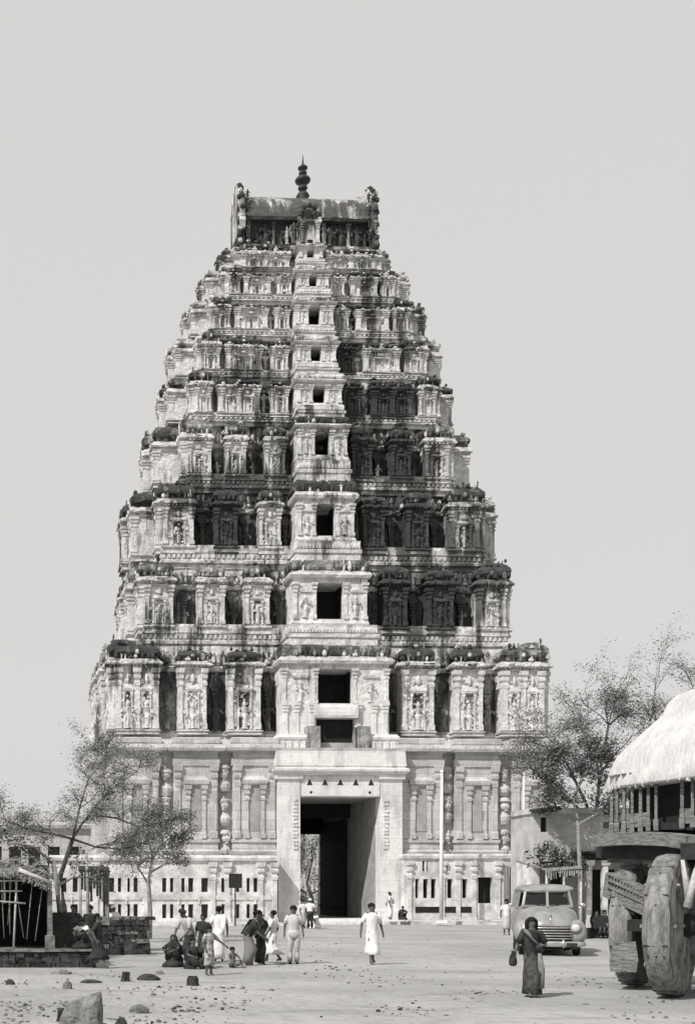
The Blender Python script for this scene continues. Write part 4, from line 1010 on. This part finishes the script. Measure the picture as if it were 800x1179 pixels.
q4 = [ctr0 + ex*a_*1.6 + ey*b_*1.6 for a_, b_ in ((-1,-1),(1,-1),(1,1),(-1,1))]
mb.loft([[Vector((p.x,p.y,z)) for p in q4] for z in (fl-.15, ev+.05)]); mb.build('dark_gallery_box', 'void', char)
mb = MB()  # dark mass added to fill the shaded underside between the wheels
q4 = [ctr0 + ex*a_*1.25 + ey*b_*1.25 + ey*.35 + ex*.15 for a_, b_ in ((-1,-1),(1,-1),(1,1),(-1,1))]
mb.loft([[Vector((p.x,p.y,z)) for p in q4] for z in (.75, fl-.2)])
for i in range(6):
    for sd in (-1,1): 
        c = ctr0 + ey*.5 + ex*.3 + ex*(-1.2+i*.48) - ey*1.3; mb.box(c.x-.07,c.x+.07,c.y-.07,c.y+.07,.7,fl-.2, 1 if i % 2 else 0)
mb.build('dark_underfill', ['darkwood','timber'], char)
# canopy: convex pale dome over the eave
mb = MB(); mb.smooth = True
A_ = inv @ W(690, HZ, 25.4); B_ = inv @ W(836, HZ, 21.6)
ex = (B_-A_).normalized(); ey = Vector((-ex.y, ex.x, 0)); Ls = 4.0
if ey.dot(inv.to_3x3() @ FV) < 0: ey = -ey
ctr = A_ + ex*Ls/2 + ey*Ls/2; ctr.z = 0; rings = []
zA = CH+(HZ-911)/F*25.4
prof_c = [(.99,0),(1,.04),(.965,.25),(.94,.45),(.90,.70),(.80,.97),(.68,1.25),(.60,1.45),(.565,1.68),(.51,1.83),(.40,1.92),(.26,2.0),(.02,2.08)]
for k_, h in prof_c:
    rr = []
    for i in range(48):
        a = 2*math.pi*i/48; c_, s_ = math.cos(a+math.pi/4), math.sin(a+math.pi/4); e_ = 2/8.0
        jj = R.uniform(-.022,.022) if k_ < .99 else R.uniform(-.02,.02)
        k2 = k_*(1+jj*.5)
        rr.append(ctr + ex*(Ls/2*k2*math.copysign(abs(c_)**e_, c_)*1.06) + ey*(Ls/2*k2*math.copysign(abs(s_)**e_, s_)*1.06) + Vector((0,0,zA+h+.02*math.sin(i*2.2))))
    rings.append(rr)
mb.loft(rings, 0, True)
mb.smooth = False
for i in range(48):           # ragged hanging rim and lapped strips
    for _ in range(7):
        t_ = R.random(); p = rings[0][i].lerp(rings[0][(i+1)%48], t_); mb.bar(p+Vector((0,0,.03)), p-Vector((R.uniform(-.03,.03),R.uniform(-.03,.03),R.uniform(.01,.06))), R.uniform(.02,.05), .015)
mb.build('canopy', 'canopy', char)


# ------------------------------------------------------------------ people
def ellring(c, rx, ry, n=14, fold=0., k=7, ph=0., tilt=0):
    return [(c[0]+rx*math.cos(a)*(1+fold*math.sin(k*a+ph)), c[1]+ry*math.sin(a)*(1+fold*math.sin(k*a+ph)), c[2]+tilt*math.sin(a)) for a in [2*math.pi*i/n for i in range(n)]]
POSE = {
 'stand': dict(),
 'walk': dict(kn=((-.10,-.16,.50),(.10,.02,.47)), an=((-.10,-.24,.10),(.10,.30,.14)), el=((-.26,.10,1.12),(.26,-.02,1.12)), wr=((-.27,-.02,.90),(.28,-.16,.90))),
 'stride': dict(kn=((-.10,-.12,.50),(.10,.06,.48)), an=((-.10,-.20,.09),(.10,.22,.11)), el=((-.28,.05,1.12),(.28,.05,1.12)), wr=((-.33,-.02,.88),(.33,.02,.88))),
 'reach': dict(el=((-.26,.0,1.12),(.34,-.10,1.2)), wr=((-.26,-.1,.92),(.55,-.22,1.02))),
 'bag': dict(el=((-.30,.02,1.12),(.27,-.05,1.12)), wr=((-.38,-.10,.92),(.10,-.24,1.1)), kn=((-.10,-.12,.50),(.10,.02,.48)), an=((-.10,-.16,.09),(.10,.14,.10))),
 'carry': dict(el=((-.27,-.05,1.12),(.26,-.05,1.12)), wr=((-.12,-.26,1.12),(.1,-.27,1.18))),
 'bend': dict(lean=.5, el=((-.24,-.35,1.0),(.24,-.3,1.0)), wr=((-.15,-.5,.85),(.15,-.5,.8)), kn=((-.10,-.10,.48),(.10,-.06,.48))),
 'sit': dict(drop=.80, kn=((-.28,-.42,.30),(.28,-.42,.30)), an=((-.12,-.5,.07),(.14,-.55,.07)), el=((-.27,-.18,.42),(.27,-.18,.42)), wr=((-.16,-.36,.36),(.16,-.36,.36))),
 'squat': dict(drop=.68, kn=((-.17,-.42,.56),(.17,-.42,.56)), an=((-.13,-.12,.08),(.13,-.12,.08)), el=((-.26,-.28,.60),(.26,-.28,.60)), wr=((-.12,-.48,.5),(.12,-.48,.5)), lean=.25),
 'bench': dict(drop=.44, kn=((-.11,-.44,.50),(.11,-.44,.50)), an=((-.11,-.42,.08),(.11,-.42,.08)), el=((-.27,-.08,.78),(.27,-.08,.78)), wr=((-.14,-.32,.62),(.14,-.32,.62))),
}
def person(label, loc, face, height, pose, outfit, group=None, hair='short', child=False, extras=None):
    s = height/1.70
    P = POSE[pose]; drop = P.get('drop',0); lean = P.get('lean',0)
    root = thing('person', label, 'person', loc, face, group); root.scale = (s,s,s)
    def tp(p):    # torso points lean about the pelvis, then drop
        x, y, z = p; dz = z-.92
        return Vector((x, y*math.cos(lean)-dz*math.sin(lean), .92+dz*math.cos(lean)+y*math.sin(lean)-drop))
    hs = 1.18 if child else 1.0
    V = {}; rad = {}
    def add(n_, p, r_): V[n_] = Vector(p); rad[n_] = r_
    add('pel', tp((0,0,.93)), .125); add('wai', tp((0,-.005,1.08)), .115); add('che', tp((0,-.01,1.26)), .135); add('sho', tp((0,0,1.38)), .10); add('nec', tp((0,.0,1.47)), .052)
    add('jaw', tp((0,-.025,1.535)), .068*hs); add('sku', tp((0,.0,1.61)), .09*hs); add('top', tp((0,.005,1.66)), .06*hs)
    el = P.get('el', ((-.25,.03,1.12),(.25,.03,1.12))); wr = P.get('wr', ((-.27,-.06,.88),(.27,-.06,.88)))
    kn = P.get('kn', ((-.10,-.01,.48),(.10,-.01,.48))); an = P.get('an', ((-.10,.03,.08),(.10,.03,.08)))
    E = [('pel','wai'),('wai','che'),('che','sho'),('sho','nec'),('nec','jaw'),('jaw','sku'),('sku','top')]
    hands = []
    for i, sd in enumerate((-1,1)):
        a = 'LR'[i]
        add('sh'+a, tp((sd*.17,0,1.39)), .062); add('el'+a, el[i], .042); add('wr'+a, wr[i], .028)
        hd_ = (Vector(wr[i])-Vector(el[i])).normalized(); add('ha'+a, Vector(wr[i])+hd_*.07, .034)
        add('hi'+a, tp((sd*.085,0,.88)), .095); add('kn'+a, kn[i], .058); add('an'+a, an[i], .038)
        add('to'+a, Vector(an[i])+Vector((sd*.02,-.15,-.05)), .032); add('he'+a, Vector(an[i])+Vector((0,.04,-.045)), .034)
        E += [('sho','sh'+a),('sh'+a,'el'+a),('el'+a,'wr'+a),('wr'+a,'ha'+a),('pel','hi'+a),('hi'+a,'kn'+a),('kn'+a,'an'+a),('an'+a,'to'+a),('an'+a,'he'+a)]
        hands.append((V['ha'+a].copy(), hd_, sd))
    names = list(V); idx = {n_: i for i, n_ in enumerate(names)}
    me = bpy.data.meshes.new('tmp'); me.from_pydata([V[n_][:] for n_ in names], [(idx[a], idx[b]) for a, b in E], [])
    ob = bpy.data.objects.new('tmp', me); COL.objects.link(ob)
    mod = ob.modifiers.new('s','SKIN'); mod.use_smooth_shade = True; ob.modifiers.new('u','SUBSURF').levels = 1
    for n_, sv in zip(names, me.skin_vertices[0].data): sv.radius = (rad[n_], rad[n_]); sv.use_root = (n_ == 'pel')
    dg = bpy.context.evaluated_depsgraph_get(); ev_ = ob.evaluated_get(dg); m2 = bpy.data.meshes.new_from_object(ev_)
    mb = MB(); mb.smooth = True
    mb.v = [v.co[:] for v in m2.vertices]; mb.f = [tuple(p.vertices) for p in m2.polygons]; mb.mi = [0]*len(mb.f); mb.sm = [True]*len(mb.f)
    bpy.data.objects.remove(ob); bpy.data.meshes.remove(m2); bpy.data.meshes.remove(me)
    for hc, hd_, sd in hands:   # five unequal bent fingers rooted in the palm
        side = hd_.cross(Vector((sd,0,0)));  side = side.normalized() if side.length > .1 else Vector((0,-1,0))
        inn = hd_.cross(side).normalized()
        for f_, (o_, ln) in enumerate(((-.026,.062),(-.009,.075),(.009,.07),(.025,.055))):
            p0 = hc+side*o_; p1 = p0+hd_*ln*.6; p2 = p1+hd_*ln*.4+inn*.018
            mb.tube([p0, p1, p2], [.010,.009,.006], 5)
        mb.tube([hc-hd_*.03-side*.02, hc-side*.055+hd_*.01, hc-side*.06+hd_*.045], [.012,.011,.007], 5)
    def hpnt(x,y,z): return tp((x,y,z))
    nz = tp((0,-.115*hs,1.575)); mb.blob(nz, .016,.026,.026,0,6,4)
    for sd in (-1,1): mb.blob(tp((sd*.088*hs,.005,1.58)), .012,.022,.034,0,6,4)
    mb.blob(tp((0,-.095*hs,1.535)), .028,.012,.008,0,6,3)
    body = mb.build('body', 'skin', root)
    mb = MB()
    for sd in (-1,1): mb.blob(tp((sd*.033,-.088*hs,1.605)), .012,.008,.007,0,6,3)
    mb.build('eyes', 'eye', root)
    # hair or head covering
    mb = MB(); mb.smooth = True
    if hair in ('short','bob','cap','white_cap'):
        k = 1.1*hs
        c = tp((0,.032,1.64)); mb.blob(c, .098*k,.098*k,.08*k,0,12,7)
        if hair == 'bob':
            for sd in (-1,1): mb.blob(tp((sd*.1,.035,1.55)), .042,.075,.13,0,8,6)
            mb.blob(tp((0,.075,1.54)), .105,.06,.14,0,10,6)
        if hair == 'cap': mb.blob(tp((0,-.09,1.64)), .075,.06,.012,0,8,3)
        mb.build('cap' if 'cap' in hair else 'hair', 'c_white' if hair == 'white_cap' else 'hair', root)
    elif hair == 'bun':
        mb.blob(tp((0,.034,1.64)), .105,.104,.085,0,12,7); mb.blob(tp((0,.14,1.56)), .055,.05,.055,0,8,6); mb.build('hair','hair',root)
    elif hair in ('turban','dark_turban'):
        for i in range(4): mb.lathe(tp((0,.005,1.625+i*.025)), [(.09,-.03),(.125-.012*i,-.015),(.13-.014*i,0),(.12-.014*i,.018),(.06,.03)], 12)
        mb.build('turban', 'c_white' if hair == 'turban' else 'c_dark', root)
    elif hair == 'veil':
        rg = []
        for z, rx, ry, oy in ((1.06,.25,.2,.03),(1.22,.245,.18,.03),(1.36,.23,.155,.02),(1.46,.15,.13,.02),(1.54,.118,.122,.028),(1.62,.115,.12,.022),(1.69,.085,.09,.02),(1.72,.03,.03,.02)):
            r = ellring((0,oy,z), rx, ry, 16, .03, 5)
            rg.append([tp(p) for p in r])
        # open the veil at the face
        for rr in rg[4:6]:
            for p in rr:
                pass
        mb.loft([[q + (Vector((0,.06,0)) if (q.y-tp((0,0,1.6)).y) < -.06 and 3 < i < 7 else Vector()) for q in rr] for i, rr in enumerate(rg)], 0, True)
        mb.build('veil', outfit[1], root)
    top, low, style = outfit
    # upper garment
    if top:
        mb = MB(); mb.smooth = True
        prof_ = ((.86,.165,.125),(.98,.155,.118),(1.1,.15,.115),(1.24,.17,.128),(1.34,.178,.122),(1.41,.15,.1),(1.455,.07,.07))
        mb.loft([[tp(p) for p in ellring((0,-.005,z), rx*1.06, ry*1.1, 16, .03, 6, z*9)] for z, rx, ry in prof_])
        for i, sd in enumerate((-1,1)):
            a = 'LR'[i]; S_, E_ = V['sh'+a], V['el'+a]
            mb.tube([S_+Vector((-sd*.04,0,.015)), S_+(E_-S_)*.35, S_+(E_-S_)*.85], [.08,.073,.068], 10)
        mb.build('shirt' if style != 'sari' else 'blouse', top, root)
    if style in ('skirt','sari','robe','dhoti'):
        mb = MB(); mb.smooth = True
        if drop > .5 or pose in ('bench',):
            # cloth over bent legs
            hips = tp((0,0,.93)); fl_ = 0.02 if pose != 'bench' else .02
            for a in 'LR':
                H_, K_, A_2 = V['hi'+a], V['kn'+a], V['an'+a]
                mb.tube([H_+Vector((0,.06,0)), (H_+K_)/2, K_, (K_+A_2)/2+Vector((0,0,.02)), A_2+Vector((0,0,.03))], [.14,.13,.10,.10,.085], 10)
            if pose != 'bench':
                mb.loft([ellring((0,-.16,.0),.33,.38,18,.06,7), ellring((0,-.15,.10),.32,.36,18,.06,7,.5), ellring((0,-.08,.22),.24,.27,18,.05,6), ellring((hips.x,hips.y,hips.z+.1),.16,.14,18,.02,5)])
        else:
            A0, A1 = Vector(an[0]), Vector(an[1]); K0, K1 = Vector(kn[0]), Vector(kn[1])
            hem = {'skirt':.34 if child else .12, 'sari':.07, 'robe':.10, 'dhoti':.28}[style]
            mc = (A0+A1)/2; kc = (K0+K1)/2
            sp = abs(A0.y-A1.y)/2; sk = abs(K0.y-K1.y)/2
            wt_ = tp((0,0,1.02))
            hp_ = tp((0,0,.86))
            rg = [ellring((mc.x*.9,mc.y*.85,hem),.17+.02,.155+sp*.9,18,.09,7), ellring(((mc.x+kc.x)/2,(mc.y+kc.y)/2,(hem+.48)/2),.178,.155+(sp+sk)*.47,18,.07,7,.3),
                  ellring((kc.x,kc.y,.50),.185,.175+sk*.95,18,.06,7,.6), ellring(((kc.x+hp_.x)/2,(kc.y+hp_.y)/2,.70),.178,.145,18,.04,6), [p for p in ellring((hp_.x,hp_.y,hp_.z),.178,.15,18,.03,6)], ellring((wt_.x,wt_.y,wt_.z),.15,.125,18,.02,5)]
            mb.loft(rg)
        if style in ('sari','robe'):   # sash from hip over the shoulder and down the back
            pts = [tp((.13,-.12,.98)), tp((.06,-.155,1.12)), tp((-.06,-.165,1.26)), tp((-.13,-.1,1.40)), tp((-.13,.02,1.45)), tp((-.12,.12,1.36)), tp((-.1,.15,1.15)), tp((-.09,.16,.85))]
            mb.tube(pts, [(.1,.02)]*2+[(.09,.022)]*3+[(.1,.02)]*3, 8)
        mb.build({'skirt':'skirt','sari':'sari','robe':'robe','dhoti':'dhoti'}[style], low, root)
        if extras == 'baby':
            mb = MB(); mb.smooth = True
            mb.tube([tp((.17,-.08,1.0)), tp((.08,-.18,1.12)), tp((-.05,-.185,1.26)), tp((-.13,-.11,1.41)), tp((-.14,.03,1.46)), tp((-.12,.14,1.36)), tp((-.1,.17,1.15))], [(.05,.02)]*7, 8)
            mb.tube([tp((.12,-.15,.95)), Vector((.14,-.2,.6)), Vector((.12,-.22,.2))], [(.05,.02),(.07,.02),(.08,.02)], 8)
            mb.build('shawl', 'c_mid', root)
    elif style == 'trousers':
        mb = MB(); mb.smooth = True
        for i, a in enumerate('LR'):
            H_, K_, A_2 = V['hi'+a], V['kn'+a], V['an'+a]
            mb.tube([H_+Vector((0,0,.06)), (H_+K_)/2, K_, (K_+A_2)/2, A_2+Vector((0,0,.01))], [.115,.105,.085,.082,.078], 12)
        mb.loft([[tp(p) for p in ellring((0,0,z), rx, ry, 16)] for z, rx, ry in ((.74,.15,.13),(.82,.185,.165),(.9,.185,.165),(1.02,.155,.13))])
        mb.build('trousers', low, root)
        for i, a in enumerate('LR'):
            mb = MB(); mb.smooth = True; q = V['an'+a]; mb.blob((q.x,q.y-.05,q.z-.045), .05,.14,.045,0,10,6); mb.build('shoe','hair',root)
    elif style == 'shorts':
        mb = MB(); mb.smooth = True
        for a in 'LR':
            H_, K_ = V['hi'+a], V['kn'+a]; mb.tube([H_+Vector((0,0,.06)), (H_+K_)/2, H_+(K_-H_)*.85], [.115,.105,.1], 12)
        mb.loft([[tp(p) for p in ellring((0,0,z), rx, ry, 16)] for z, rx, ry in ((.8,.15,.12),(.9,.17,.13),(1.0,.15,.12))])
        mb.build('shorts', low, root)
    if extras == 'baby':
        mb = MB(); mb.smooth = True; q = Vector((-.43,-.13,.80))
        mb.loft([ellring((q.x,q.y,q.z+dz),rx,ry,14,.05,4) for dz,rx,ry in ((-.13,.04,.05),(-.10,.08,.08),(-.03,.09,.085),(.08,.07,.06),(.16,.03,.03),(.2,.04,.03))])
        o = mb.build('cloth_bundle', 'c_dark', None); o.matrix_world = Matrix.Translation(loc) @ Matrix.Rotation(face,4,'Z') @ Matrix.Scale(s,4)
        tag(o, 'dark knotted cloth bundle hanging from the hand of the woman before the van', 'bundle')
    return root
GR1 = 'people in front of the gate'
def PP(label, px, pyf, hpx, face, pose, outfit, hair='short', child=False, z=0., extras=None, hfac=None, d=None):
    dd = d or dep(pyf); p = W(px, HZ, dd); p.z = z if z else ground_z(p.x, p.y)-.005
    full = hfac if hfac else hpx/F*dd
    return person(label, p, D2R(face), full, pose, outfit, GR1, hair, child, extras)
PP('barefoot woman in dark sari and bobbed hair walking before the van', 612, 1147, 91, -8, 'bag', ('c_dark','c_sari','sari'), 'bob', extras='baby')
PP('man in long white shirt and dhoti walking alone in mid ground', 428, 1110, 70, 5, 'stride', ('c_white','c_white','dhoti'), 'short')
PP('man in pale shirt, long trousers and dark cap, rightmost beside the crowd', 338, 1109, 67, -10, 'stand', ('c_pale','c_pale','trousers'), 'cap')
PP('man in white shirt and wrap walking off beside the veiled woman', 314, 1108, 60, -120, 'walk', ('c_white','c_white','dhoti'), 'short')
PP('woman veiled head to foot in black standing upright', 300, 1110, 61, 100, 'stand', ('c_dark','c_dark','sari'), 'veil')
PP('woman in dark blouse and pale skirt leaning forward by the veiled woman', 286, 1111, 60, 60, 'bend', ('c_dark','c_mid','sari'), 'bun', hfac=1.55)
PP('small bare headed child sitting alone on the ground', 268, 1113, 23, 20, 'sit', (None,'c_mid','shorts'), 'short', True, hfac=1.0)
PP('man in loose white clothes seen from behind among the crowd', 252, 1107, 64, 175, 'stand', ('c_white','c_white','robe'), 'short')
PP('girl in pale printed frock reaching out her right arm', 241, 1123, 57, 30, 'reach', ('c_print','c_print','skirt'), 'short', True)
PP('dark clothed woman standing behind the girl in the frock', 234, 1110, 56, -30, 'stand', ('c_dark','c_dark','sari'), 'bun', hfac=1.38)
PP('man in dark turban and pale shawl standing over the seated women', 219, 1109, 62, -50, 'bend', ('c_pale','c_dark','skirt'), 'dark_turban', hfac=1.6)
PP('woman in black crouching at the left end of the crowd', 203, 1112, 28, -40, 'squat', ('c_dark','c_dark','sari'), 'veil', hfac=1.45)
PP('woman in black sitting on the ground below the turbaned man', 222, 1114, 30, 20, 'sit', ('c_dark','c_dark','sari'), 'bun', hfac=1.5)
PP('woman in black sitting on the ground beside the girl in the frock', 234, 1113, 30, -20, 'sit', ('c_dark','c_dark','sari'), 'bun', hfac=1.45)
# by the gate
PP('man in white standing nearest the left jamb of the gate', 349, 1067, 32, 30, 'stand', ('c_white','c_pale','dhoti'), 'short', hfac=1.65, d=70)
PP('man in white shirt and dark trousers at the gate step', 357, 1067, 33, -20, 'stand', ('c_white','c_dark','trousers'), 'white_cap', hfac=1.7, d=69)
PP('person wrapped in white squatting at the gate step', 365, 1067, 28, -60, 'squat', ('c_white','c_white','robe'), 'short', hfac=1.65, d=70)
PP('robed person in white standing on the platform right of the gate', 449, 1056, 33, 60, 'stand', ('c_white','c_white','robe'), 'short', z=.3, hfac=1.75, d=77.6)
PP('dark person squatting on the platform right of the gate', 462, 1058, 14, 20, 'squat', ('c_dark','c_dark','robe'), 'short', z=.3, hfac=1.45, d=77.6)
PP('man in white standing beside the left flank of the van', 583, 1072, 34, -20, 'stand', ('c_white','c_pale','dhoti'), 'short', hfac=1.7, d=58)
# verandah
for px, lab in ((686,'dark seated figure nearest the white verandah post'),(696,'dark seated figure deeper in the verandah near the chariot')):
    q = W(px, HZ, 51); q.z = .0
    PP(lab, px, 1082, 40, 10, 'bench', ('c_dark','c_dark','robe'), 'bun', z=0.02, hfac=1.62, d=53.3 if px == 686 else 53.2)
# ledge; dark clothes here stand in for the shade at left
PP('person with white top sitting on the stone ledge', 97, 1093, 26, -30, 'squat', ('c_white','c_dark','skirt'), 'short', z=.46, hfac=1.35, d=32.6)
PP('shade darkened man walking past the end of the stone ledge', 113, 1114, 54, 70, 'walk', ('c_dark','c_dark','dhoti'), 'short', hfac=1.42)
PP('shade darkened woman standing behind the stone ledge', 85, 1098, 58, 0, 'stand', ('c_dark','c_dark','sari'), 'bun', hfac=1.62, d=37)
PP('shade darkened man standing under the ragged awning', 104, 1098, 58, -20, 'stand', ('c_dark','c_mid','dhoti'), 'short', hfac=1.6, d=38)
PP('man in white cap standing behind the dark rubble wall', 131, 1088, 46, 10, 'stand', ('c_white','c_dark','dhoti'), 'white_cap', hfac=1.55, d=42)

# ------------------------------------------------------------------ light and sky
EL, AZ = 46, 52       # sun height; degrees left of the tower front normal
sdir = Vector((-math.sin(D2R(AZ))*math.cos(D2R(EL)), -math.cos(D2R(AZ))*math.cos(D2R(EL)), math.sin(D2R(EL))))
sl = bpy.data.lights.new('sun','SUN'); so = bpy.data.objects.new('sun', sl); COL.objects.link(so)
sl.energy = 4.6; sl.angle = D2R(.5); sl.color = (1,.985,.96)
so.rotation_euler = sdir.to_track_quat('Z','Y').to_euler()
w = bpy.data.worlds.new('World'); scene.world = w; w.use_nodes = True
nt = w.node_tree; bg = nt.nodes['Background']
sk = nt.nodes.new('ShaderNodeTexSky'); sk.sky_type = 'NISHITA'; sk.sun_disc = False
sk.sun_elevation = D2R(EL); sk.sun_rotation = math.atan2(sdir.x, sdir.y)
sk.dust_density = 4; sk.air_density = 1.2; sk.ozone_density = 1
bw = nt.nodes.new('ShaderNodeRGBToBW'); nt.links.new(sk.outputs[0], bw.inputs[0])
mx = nt.nodes.new('ShaderNodeMix'); mx.data_type = 'RGBA'; mx.inputs[0].default_value = .86
nt.links.new(bw.outputs[0], mx.inputs[6]); mx.inputs[7].default_value = (7.6, 7.5, 7.36, 1)
nt.links.new(mx.outputs[2], bg.inputs['Color']); bg.inputs['Strength'].default_value = .1
vs = scene.view_settings; vs.view_transform = 'Standard'; vs.look = 'None'; vs.exposure = 0; vs.gamma = 1; vs.use_curve_mapping = False
